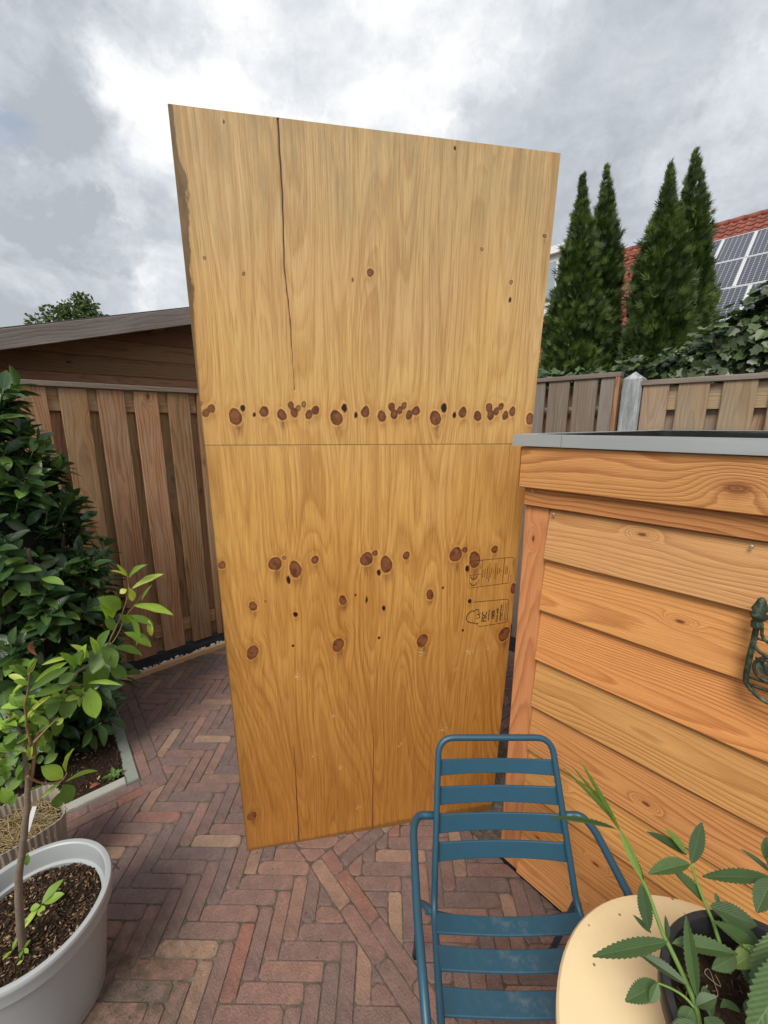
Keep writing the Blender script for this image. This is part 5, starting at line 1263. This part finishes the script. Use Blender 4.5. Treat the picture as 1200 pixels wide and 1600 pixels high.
# ================================================================ WHITE POT
WC = Vector((-.981, .865, 0)); WR = .195; WZ = .35
wpot = empty('plant_pot', WC, 'large light grey round plastic pot with rolled rim full of dark soil', 'pot')
def b_(t, p):
    c = oc(t); n = t.noise(c, 8, 5, .6); x, y, z = t.sep(c); dirt = t.math('MULTIPLY', t.rng(z, .14, .0, 0, 1), t.rng(t.noise(c, 18, 6, .7), .35, .65, .2, 1))
    col = t.mix(n, (.31, .33, .34), (.355, .375, .385)); col = t.mix(t.math('MULTIPLY', dirt, .7), col, (.22, .19, .15))
    col = t.mix(t.rng(t.noise(c, 60, 5, .7), .62, .75, 0, .35), col, (.32, .31, .28))
    t.put(p.inputs['Base Color'], col); t.put(p.inputs['Normal'], t.bump(t.noise(c, 400, 2), .08, .0006))
M['wpot'] = mat('light grey moulded plastic', b_, .4, .45)
v, f = lathe_data([(.125, .003), (.132, .0), (.140, .004), (.176, WZ - .062), (.179, WZ - .052), (.1795, WZ - .048)], 72, cap_bottom=True)
link('wall', mesh('wall', v, f, True), M['wpot'], wpot, Matrix.Translation(WC))
v, f = lathe_data([(.179, WZ - .050), (WR - .006, WZ - .050), (WR - .003, WZ - .047), (WR - .001, WZ - .016), (WR - .0002, WZ - .0135), (WR - .0002, WZ - .006), (WR - .003, WZ - .001), (WR - .007, WZ), (WR - .014, WZ), (WR - .0175, WZ - .003), (WR - .0195, WZ - .012), (WR - .024, WZ - .055), (WR - .033, WZ - .058), (WR - .036, WZ - .12)], 96)
link('rim', mesh('rim', v, f, True), M['wpot'], wpot, Matrix.Translation(WC))
soil_disc('soil', WC, WR - .031, WZ - .062, M['soil'], wpot, .010, (.05, .03), 26, 64)
pts = []
for _ in range(2400):
    a_ = random.random() * 6.28; rr = (WR - .036) * random.random() ** .5; x, y = rr * math.cos(a_), rr * math.sin(a_)
    pts.append((WC.x + x, WC.y + y, WZ - .062 + x * .05 + y * .03 + .004 + .020 * mnoise.noise(Vector((x * 14, y * 14, WC.x * 9)))))
chips('bark_crumbs', pts, .003, .015, M['chip'], wpot, .4)

# ================================================================ RIBBED BEIGE POT
def b_(t, p):
    c = oc(t); n = t.noise(c, 10, 5, .6); t.put(p.inputs['Base Color'], t.mix(n, (.27, .225, .185), (.35, .30, .25)))
M['beige'] = mat('beige ribbed plastic', b_, .6)
RC = Vector((-1.273, 1.165, 0)); RRd = .118
rpot = empty('ribbed_pot', RC, 'beige ribbed pot with wavy rim and dry straw behind the light grey pot', 'pot')
vs = []; fs = []; n_ = 240; lv = [(.80, .0), (.98, .285), (1.0, .300), (.975, .300), (.955, .28), (.9, .20)]
for k_, (q_, z_) in enumerate(lv):
    for i in range(n_):
        a_ = 2 * PI * i / n_; sq = 1 / (abs(math.cos(a_ + .7)) ** 6 + abs(math.sin(a_ + .7)) ** 6) ** (1 / 6); sq = 1 + (sq - 1) * .75
        rr = RRd * q_ * sq + .0022 * math.sin(a_ * 46); vs.append((rr * math.cos(a_), rr * math.sin(a_), z_ + (.004 * math.sin(a_ * 46) * .4 if z_ > .27 else 0)))
for k_ in range(len(lv) - 1):
    for i in range(n_): fs.append((k_ * n_ + i, k_ * n_ + (i + 1) % n_, (k_ + 1) * n_ + (i + 1) % n_, (k_ + 1) * n_ + i))
link('wall', mesh('wall', vs, fs, True), M['beige'], rpot, Matrix.Translation(RC))
soil_disc('soil', RC, RRd * 1.02, .235, M['soil'], rpot, .006)
straw = []; 
for _ in range(420):
    a_ = random.random() * 6.28; rr = RRd * .95 * random.random() ** .5; p_ = Vector((RC.x + rr * math.cos(a_), RC.y + rr * math.sin(a_), .242 + random.uniform(0, .018))); d_ = Vector((random.gauss(0, 1), random.gauss(0, 1), random.gauss(0, .2))).normalized() * random.uniform(.02, .05)
    straw.append(tube_data([p_ - d_, p_ + Vector((0, 0, .006)), p_ + d_], .0009, 3, False))
v, f = merge(straw); tag(link('dry_straw', mesh('dry_straw', v, f), simple('dry straw', (.30, .225, .11), .8, .4, 50), rpot), kind='stuff')
tg = link('plant_label', box_me('plant_label', .012, .001, .075, 0), simple('white plastic tag', (.70, .72, .73), .4, .03), None, Matrix.Translation(at(48, 1280, 1.10)) @ Euler((-.3, .35, .5)).to_matrix().to_4x4()); tag(tg, 'small white plastic plant label stuck in the ribbed pot', 'plant label')


# ================================================================ LAUREL BUSH
LA = Vector((-1.71, 1.80, 0))
laurel = empty('laurel_bush', LA, 'dense dark green cherry laurel bush in the corner bed against the left fence', 'shrub')
def lrad(z):
    pts_ = [(0, .17), (.15, .24), (.5, .29), (.8, .28), (1.05, .23), (1.3, .17), (1.5, .10), (1.68, .05), (1.8, .03)]
    for (a, b), (c, d_) in zip(pts_, pts_[1:]):
        if a <= z <= c: return b + (d_ - b) * (z - a) / (c - a)
    return .03
lme = []
for k_ in range(5):
    v, f = leaf_data(1, random.uniform(.34, .42), random.uniform(.25, .6), random.uniform(.1, .5), 9, shape=.5, wave=random.uniform(0, .02))
    m_ = mesh('leaf_laurel', v, f, True); m_.materials.append(M['laurel']); lme.append((m_, v, f))
LL = []; stems = []
def fence_ok(p): return (p - FP).dot(fn) > .03
ns = 0; tries = 0
while ns < 330 and tries < 8000:
    tries += 1
    z = random.uniform(.12, 1.70); a_ = random.uniform(0, 2 * PI); rr = lrad(z) * (1 - .35 * random.random() ** 2)
    rr *= 1 + .18 * mnoise.noise(Vector((math.cos(a_) * 2, math.sin(a_) * 2, z * 3)))
    p = LA + Vector((rr * math.cos(a_), rr * math.sin(a_), z))
    if not fence_ok(p): continue
    ns += 1; out = Vector((math.cos(a_), math.sin(a_), 0)); dr = (out * random.uniform(.3, .9) * (1 if z < 1.4 else .4) + UP * random.uniform(.5, 1.1) + Vector((random.gauss(0, .2), random.gauss(0, .2), 0))).normalized()
    L_ = random.uniform(.10, .17); st = [p - out * .10 - UP * .05, p, p + dr * L_]; stems.append(tube_data(spline(st, 3), .0022, 5))
    nl = random.randint(7, 10); ph0 = random.random() * 6.28; u_ = dr.orthogonal().normalized(); w_ = dr.cross(u_); young = random.random() < .3
    for k_ in range(nl):
        t_ = k_ / nl; b_0 = p + dr * L_ * (t_ * .95 + .05); aa = ph0 + k_ * 2.4; side = u_ * math.cos(aa) + w_ * math.sin(aa)
        open_ = 1.15 - .85 * t_ if young else 1.3 - .55 * t_
        ld_ = (side * math.sin(open_) + dr * math.cos(open_) + Vector((0, 0, -.12 - .5 * max(0, 1.0 - z)))).normalized()
        nr = (dr * math.sin(open_) - side * math.cos(open_) + UP * .35).normalized()
        if nr.dot(UP) < -.2: nr = -nr
        sz = random.uniform(.080, .125) * (.75 if young and t_ > .75 else 1)
        q = b_0 + ld_ * sz
        if not fence_ok(q): continue
        LL.append((b_0, frame(ld_, nr), sz, t_ if young else t_ * .5, (q + b_0) / 2))
def lscore(l):
    v_ = vis(l[4]); d_ = l[4] - LA; out = Vector((d_.x, d_.y)).length - lrad(min(1.7, max(.1, d_.z)))
    return v_ + .8 * out - (1.2 if (d_.x * -LA.x + d_.y * -LA.y) < -.1 and d_.z < 1.45 else 0)
LL.sort(key=lscore, reverse=True)
for b_0, fr, sz, t_, _ in LL[:298]:
    link('leaf', random.choice(lme)[0], None, laurel, Matrix.Translation(b_0) @ fr.to_4x4() @ Matrix.Scale(sz, 4))
rest = LL[298:]
for k_ in range(1100):                                    # inner leaves
    z = random.uniform(.08, 1.5); a_ = random.uniform(0, 6.28); rr = lrad(z) * random.uniform(.5, .95); p = LA + Vector((rr * math.cos(a_), rr * math.sin(a_), z))
    if fence_ok(p + UP * 0): rest.append((p, Euler((random.gauss(0, .7), random.gauss(0, .7), random.uniform(0, 6.3))).to_matrix(), random.uniform(.07, .11), 0, p))
tag(link('foliage', scatter_mesh('foliage', lme[0][1], lme[0][2], [np.array(Matrix.Translation(b) @ fr.to_4x4() @ Matrix.Scale(sz, 4)) for b, fr, sz, _, _ in rest], [random.random() ** 1.3 for _ in rest], True), M['laurel_s'], laurel), kind='stuff')
v, f = merge(stems); tag(link('shoots', mesh('shoots', v, f, True), simple('laurel shoot', (.10, .17, .04), .5, .2, 40), laurel), kind='stuff')
tk = [tube_data(spline([LA + Vector((dx * .2, dy * .2, 0)), LA + Vector((dx * .5, dy * .5, .5)), LA + Vector((dx, dy, 1.15))], 4), [.016] * 4 + [.011] * 4 + [.006], 7) for dx, dy in ((0, 0), (.2, .05), (-.15, .12), (.1, -.2), (-.1, -.12), (.25, -.2))]
v, f = merge(tk); link('stems', mesh('stems', v, f, True), M['dark_bark'], laurel)
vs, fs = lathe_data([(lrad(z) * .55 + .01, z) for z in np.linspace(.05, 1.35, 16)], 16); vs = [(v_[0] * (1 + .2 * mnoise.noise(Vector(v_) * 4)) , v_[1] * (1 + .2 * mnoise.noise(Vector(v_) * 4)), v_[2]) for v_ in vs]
link('bush_shade_core', mesh('bush_shade_core', vs, fs, True), simple('laurel inner shade', (.012, .016, .008), .9, .4, 14), laurel, Matrix.Translation(LA))  # added solid core inside the bush, its dark colour stands in for shade

# ================================================================ SAPLING in the light grey pot
sap = empty('young_tree', (-.955, .815, .29), 'young fruit tree with bright green oval leaves growing in the light grey pot', 'tree')
def yat(px, py):                        # the little tree leans gently away from the camera to the right
    return .815 + .0009 * max(0, px - 40) + .00003 * (1480 - py)
def sp_(px, py, dy=0): return at(px, py, yat(px, py) + dy)
def branch(name, pl_, r0_, r1_, m, parent, dy=0):
    P = spline([sp_(x, y, dy) for x, y in pl_], 5); n_ = len(P)
    P = [p + Vector((mnoise.noise(p * 30), mnoise.noise(p * 30 + Vector((9, 0, 0))), 0)) * .002 for p in P]
    return tube(name, P, [r0_ + (r1_ - r0_) * i / (n_ - 1) for i in range(n_)], m, parent, 9)
branch('trunk', [(37, 1500), (34, 1470), (29, 1385), (34, 1335), (39, 1290), (43, 1240), (42, 1205), (37, 1165)], .0100, .0050, M['bark'], sap)
branch('branch', [(43, 1240), (48, 1218), (54, 1185), (53, 1160), (64, 1140), (76, 1128), (88, 1108), (104, 1075), (122, 1050), (150, 1032), (170, 1005)], .0046, .0024, M['twig'], sap)
branch('branch', [(170, 1005), (185, 972), (196, 945), (201, 918), (201, 900)], .0018, .0009, M['twig'], sap)
branch('branch', [(163, 1018), (182, 995), (196, 965), (215, 940), (232, 915)], .0015, .0007, M['twig'], sap, .01)
branch('branch', [(37, 1165), (30, 1140), (16, 1122), (2, 1112)], .0045, .0022, M['bark'], sap)
branch('branch', [(48, 1166), (41, 1130), (39, 1104), (43, 1080), (47, 1050), (57, 1031)], .0030, .0010, M['twig'], sap, -.01)
branch('branch', [(43, 1212), (60, 1222), (85, 1224), (98, 1218), (104, 1208)], .0028, .0012, M['twig'], sap, -.01)
branch('branch', [(36, 1230), (20, 1200), (4, 1180), (-20, 1160)], .004, .002, M['bark'], sap, .01)
branch('branch', [(110, 1068), (120, 1072), (133, 1068)], .0016, .0008, M['twig'], sap, -.01)
branch('branch', [(53, 1160), (72, 1140), (92, 1120)], .003, .001, M['twig'], sap, -.03)
SL_ = [(202,903,226,881,9,0),(201,902,177,888,5,0),(199,899,183,882,4,0),(206,920,252,893,11,0),(200,917,211,941,11,1),(198,921,187,926,10,0),(189,950,160,934,22,0),(176,968,158,934,22,0),(221,939,236,914,4,1),(208,946,270,959,13,0),(197,960,228,1001,15,0),(190,963,244,972,12,0),(232,968,237,996,8,0),(194,988,240,1006,15,0),(177,1013,226,1018,14,2),(172,1003,144,1051,24,2),(160,1010,181,1043,21,2),(172,1033,196,1061,20,2),(136,1068,188,1069,8,1),(140,1074,149,1122,26,0),(133,1070,119,1109,7,1),(138,1074,158,1099,10,0),(137,1070,156,1097,5,1),(106,1034,57,1060,12,0),(112,1027,67,1035,8,1),(109,1041,47,1078,15,2),(115,1067,54,1088,17,2),(80,1087,43,1112,8,0),(93,1084,74,1124,17,2),(112,1078,101,1124,20,2),(42,1067,12,1051,9,0),(39,1069,12,1085,8,0),(40,1103,15,1084,19,0),(35,1106,-3,1102,10,1),(79,1128,99,1148,20,2),(50,1147,22,1161,9,0),(48,1186,15,1219,17,2),(47,1186,46,1164,9,0),(56,1190,68,1184,14,2),(69,1194,89,1176,14,2),(99,1216,69,1199,23,0),(104,1210,102,1167,6,1),(102,1222,154,1197,9,0),(97,1220,64,1247,7,1),(98,1226,112,1252,21,2),(95,1237,86,1268,17,2),(72,1226,46,1236,7,2),(2,1230,18,1256,16,0),(124,1040,133,1008,16,0),(150,1022,146,998,9,1),(120,1042,95,1020,13,0),(112,1050,128,1016,14,2),(140,1030,118,1005,10,0),(150,1040,168,1062,18,2),(130,1050,150,1080,20,2),(100,1066,130,1090,20,2),(86,1078,62,1062,12,2),(118,1052,90,1066,15,2),(160,1020,182,1008,14,2),(66,1140,84,1160,14,2),(60,1150,36,1140,12,2),(43,1333,42,1354,8,2),(178,985,166,962,14,2),(150,1015,170,985,16,2),(186,960,206,975,10,0),(24,1120,8,1140,14,2),(14,1118,20,1090,12,0),(6,1150,26,1172,15,2),(30,1180,10,1196,16,2),(38,1210,12,1236,15,2),(5,1180,-14,1200,14,2),(0,1130,24,1128,12,0),(60,1170,80,1170,12,2),(52,1198,34,1200,12,0),(20,1200,2,1214,14,2),(28,1240,14,1260,13,2),(45,1150,28,1152,12,2),(10,1210,-8,1230,14,2)]
slm = []
for k_ in range(6):
    v, f = leaf_data(1, 1, random.uniform(.15, .55), random.uniform(.1, .7), 10, shape=.5 if k_ % 2 else .55, wave=random.uniform(0, .03))
    for mm in ('sap', 'sap_old'):
        m_ = mesh('leaf_sapling', v, f, True); m_.materials.append(M[mm]); slm.append(m_)
petm = M['stem_g']
for _ in range(74):
    bx_, by_ = random.choice([(40, 1100), (30, 1135), (20, 1165), (8, 1190), (60, 1148), (80, 1122), (12, 1120), (35, 1200), (-5, 1150), (100, 1085), (48, 1060)])
    bx_ += random.uniform(-12, 12); by_ += random.uniform(-14, 14); an_ = random.uniform(0, 6.3); ll_ = random.uniform(20, 38)
    SL_.append((bx_, by_, bx_ + ll_ * math.cos(an_), by_ + ll_ * .7 * math.sin(an_), random.uniform(8, 13), random.choice((0, 0, 2))))
for (x0_, y0_, x1_, y1_, wpx, kd_) in SL_:
    dy0 = random.uniform(-.012, .012); a_ = sp_(x0_, y0_, dy0); b_1 = sp_(x1_, y1_, dy0 + random.uniform(-.5, .15) * math.hypot(x1_ - x0_, y1_ - y0_) * .0013)
    L_ = (b_1 - a_).length; Yd = a_.y * 1.3; wd = wpx * Yd / 650 * random.uniform(.78, 1.0)
    view = (Vector((0, 0, CAMH)) - a_).normalized(); nr = (view * .8 + UP * .7 + Vector((random.gauss(0, .25), random.gauss(0, .25), 0))).normalized()
    fr = frame(b_1 - a_, nr)
    mm = slm[random.randrange(6) * 2 + (1 if kd_ == 2 else 0)]
    link('leaf', mm, None, sap, Matrix.Translation(a_) @ fr.to_4x4() @ Matrix.Diagonal((L_ * 1.03, wd, L_ * .75, 1)))
# small sprouts and seedlings in the pot soil
def sprout(name, label, base, leaves, cat='seedling'):
    b = gp(*base, .292); root = empty(name, b, label, cat)
    for (x0_, y0_, x1_, y1_, wpx, z0_, z1_) in leaves:
        a_ = gp(x0_, y0_, z0_); b_1 = gp(x1_, y1_, z1_); L_ = (b_1 - a_).length; wd = wpx * 1.25 * a_.y / 650 * 1.15
        link('leaf', random.choice(slm[::2]), None, root, Matrix.Translation(a_) @ frame(b_1 - a_, UP + Vector((0, -.4, 0))).to_4x4() @ Matrix.Diagonal((L_, wd, L_ * .6, 1)))
        tube('stem', [b, (a_ + b) / 2 + UP * .004, a_], .0009, M['stem_g'], root, 5)
sprout('seedling', 'green seedling with upright oval leaves in the middle of the light grey pot', (60, 1420), [(66, 1412, 97, 1371, 13, .31, .34), (68, 1411, 100, 1396, 12, .31, .325), (63, 1415, 46, 1421, 9, .31, .31), (61, 1416, 36, 1449, 9, .305, .30), (65, 1415, 64, 1432, 10, .305, .30), (45, 1432, 33, 1446, 6, .30, .30)])
sprout('seedling', 'tiny green sprout at the left foot of the young tree trunk', (18, 1490), [(20, 1484, 26, 1465, 5, .30, .32), (18, 1486, 8, 1496, 5, .30, .30), (14, 1488, 4, 1500, 5, .30, .31)])
sprout('seedling', 'tiny green sprout at the right foot of the young tree trunk', (38, 1484), [(38, 1480, 48, 1468, 5, .30, .315), (38, 1482, 44, 1489, 5, .30, .30), (36, 1484, 30, 1497, 5, .30, .30), (36, 1500, 26, 1508, 4, .295, .295)])
wb = gp(178, 1218, .0); weed = empty('weed', wb, 'low green weed growing in the bed beside the greenish edging', 'weed')
for k_ in range(9):
    a_ = k_ * .75; d_ = Vector((math.cos(a_), math.sin(a_), .45 + .2 * random.random())); link('leaf', slm[5], None, weed, Matrix.Translation(wb + UP * .01) @ frame(d_, UP).to_4x4() @ Matrix.Diagonal((random.uniform(.03, .055), .018, .03, 1)))

# ================================================================ SERRATED PLANT in the black pot
ver = empty('potted_plant', (.50, .38, .836), 'tall leafy plant with serrated dark green leaves growing from the black pot', 'plant')
def serr(L, Wd, n=22, fold=.3, curl=.3, shape=.5, depth=.08):
    return leaf_data(L, Wd, fold, curl, n, serr=depth, shape=shape)
vmesh = {}
for k_ in range(4):
    v, f = serr(1, 1, 30, random.uniform(.2, .5), random.uniform(.1, .5), .46, .085)
    for mm in ('ver', 'ver_y'):
        m_ = mesh('leaf_serrated', v, f, False); m_.materials.append(M[mm]); vmesh[(k_, mm)] = m_
def yv(px, py): return .40 + .00045 * (1600 - py) - .00004 * max(0, px - 1000)
def vp(px, py, dy=0): return at(px, py, yv(px, py) + dy)
def vstem(pl_, r0_, r1_, dy=0):
    P = spline([vp(x, y, dy) for x, y in pl_], 5); n_ = len(P); return tube('stem', P, [r0_ + (r1_ - r0_) * i / (n_ - 1) for i in range(n_)], M['stem_g'], ver, 9)
vstem([(1096, 1625), (1087, 1574), (1071, 1532), (1047, 1481), (1035, 1457), (1011, 1391), (1000, 1370), (984, 1335), (969, 1298)], .0042, .0018)
vstem([(969, 1298), (950, 1270), (930, 1232), (908, 1192)], .0018, .0006)
vstem([(1140, 1520), (1125, 1475), (1114, 1440), (1103, 1415), (1091, 1385), (1080, 1350)], .0032, .0018, .02)
vstem([(1085, 1575), (1070, 1558), (1050, 1545), (1028, 1536)], .0020, .0012, -.01)
vstem([(1255, 1560), (1235, 1480), (1222, 1420), (1208, 1372), (1198, 1340)], .004, .002, .02)
vstem([(1200, 1560), (1180, 1500), (1168, 1480)], .003, .002)
VL = [(969,1298,907,1189,8,1,-.01),(966,1292,884,1202,7,1,.0),(967,1295,896,1198,6,1,.01),(964,1296,861,1275,8,0,0),(1004,1376,967,1293,15,1,-.012),(1006,1380,972,1306,14,0,.01),(1001,1380,1015,1458,24,0,-.01),(1044,1471,929,1493,24,0,-.01),(1050,1474,1152,1487,30,0,0),(1043,1470,1040,1431,9,0,.01),(1018,1458,990,1430,9,0,.005),(1089,1560,1072,1433,20,0,-.01),(1074,1540,994,1484,20,0,-.015),(1030,1537,979,1563,28,0,-.01),(1028,1536,1016,1568,16,0,-.02),(1088,1572,1119,1558,20,0,-.005),(1082,1576,1062,1608,24,0,-.02),
 (1080,1350,1098,1284,24,0,.02),(1078,1349,1015,1363,26,0,.015),(1072,1334,1040,1294,14,1,.02),(1074,1336,1014,1300,17,0,.03),(1102,1412,1046,1353,20,0,.025),(1108,1415,1184,1445,32,0,.02),(1122,1412,1118,1395,8,0,.02),
 (1206,1372,1099,1367,22,0,.02),(1206,1366,1162,1326,10,0,.02),(1203,1352,1199,1308,24,0,.02),(1206,1374,1183,1424,32,0,.015),(1210,1360,1240,1290,26,0,.0),
 (1186,1492,1119,1440,24,0,.01),(1190,1484,1128,1430,26,0,.015),(1186,1482,1146,1510,26,1,.0),(1150,1494,1114,1514,22,0,.0),(1172,1494,1200,1560,44,0,.005),(1235,1450,1178,1565,48,0,-.02),(1250,1490,1175,1625,58,0,-.035),(1100,1590,1140,1640,40,0,-.03),(1090,1600,1050,1640,36,0,-.03),(1130,1560,1150,1600,30,0,.01),(1100,1540,1112,1590,18,0,.0),(1170,1560,1190,1600,30,0,.0)]
for (x0_, y0_, x1_, y1_, wpx, yng, dy) in VL:
    a_ = vp(x0_, y0_, dy); lp = math.hypot(x1_ - x0_, y1_ - y0_); b_1 = vp(x1_, y1_, dy + random.uniform(-.25, .2) * lp * .0007)
    L_ = (b_1 - a_).length; sc_ = (a_ - Vector((0, 0, CAMH))).length; wd = wpx * sc_ / 1010 * .84
    view = (Vector((0, 0, CAMH)) - a_).normalized(); nr = (view * .9 + UP * .5 + Vector((random.gauss(0, .25), random.gauss(0, .25), 0))).normalized()
    link('leaf', vmesh[(random.randrange(4), 'ver_y' if yng else 'ver')], None, ver, Matrix.Translation(a_) @ frame(b_1 - a_, nr).to_4x4() @ Matrix.Diagonal((L_ * 1.02, wd, L_ * .6, 1)))


for o in bpy.data.objects:
    if o.type == 'MESH' and o.name.split('.')[0] in ('wall', 'rim', 'tabletop'): o.data.set_sharp_from_angle(angle=R(32))
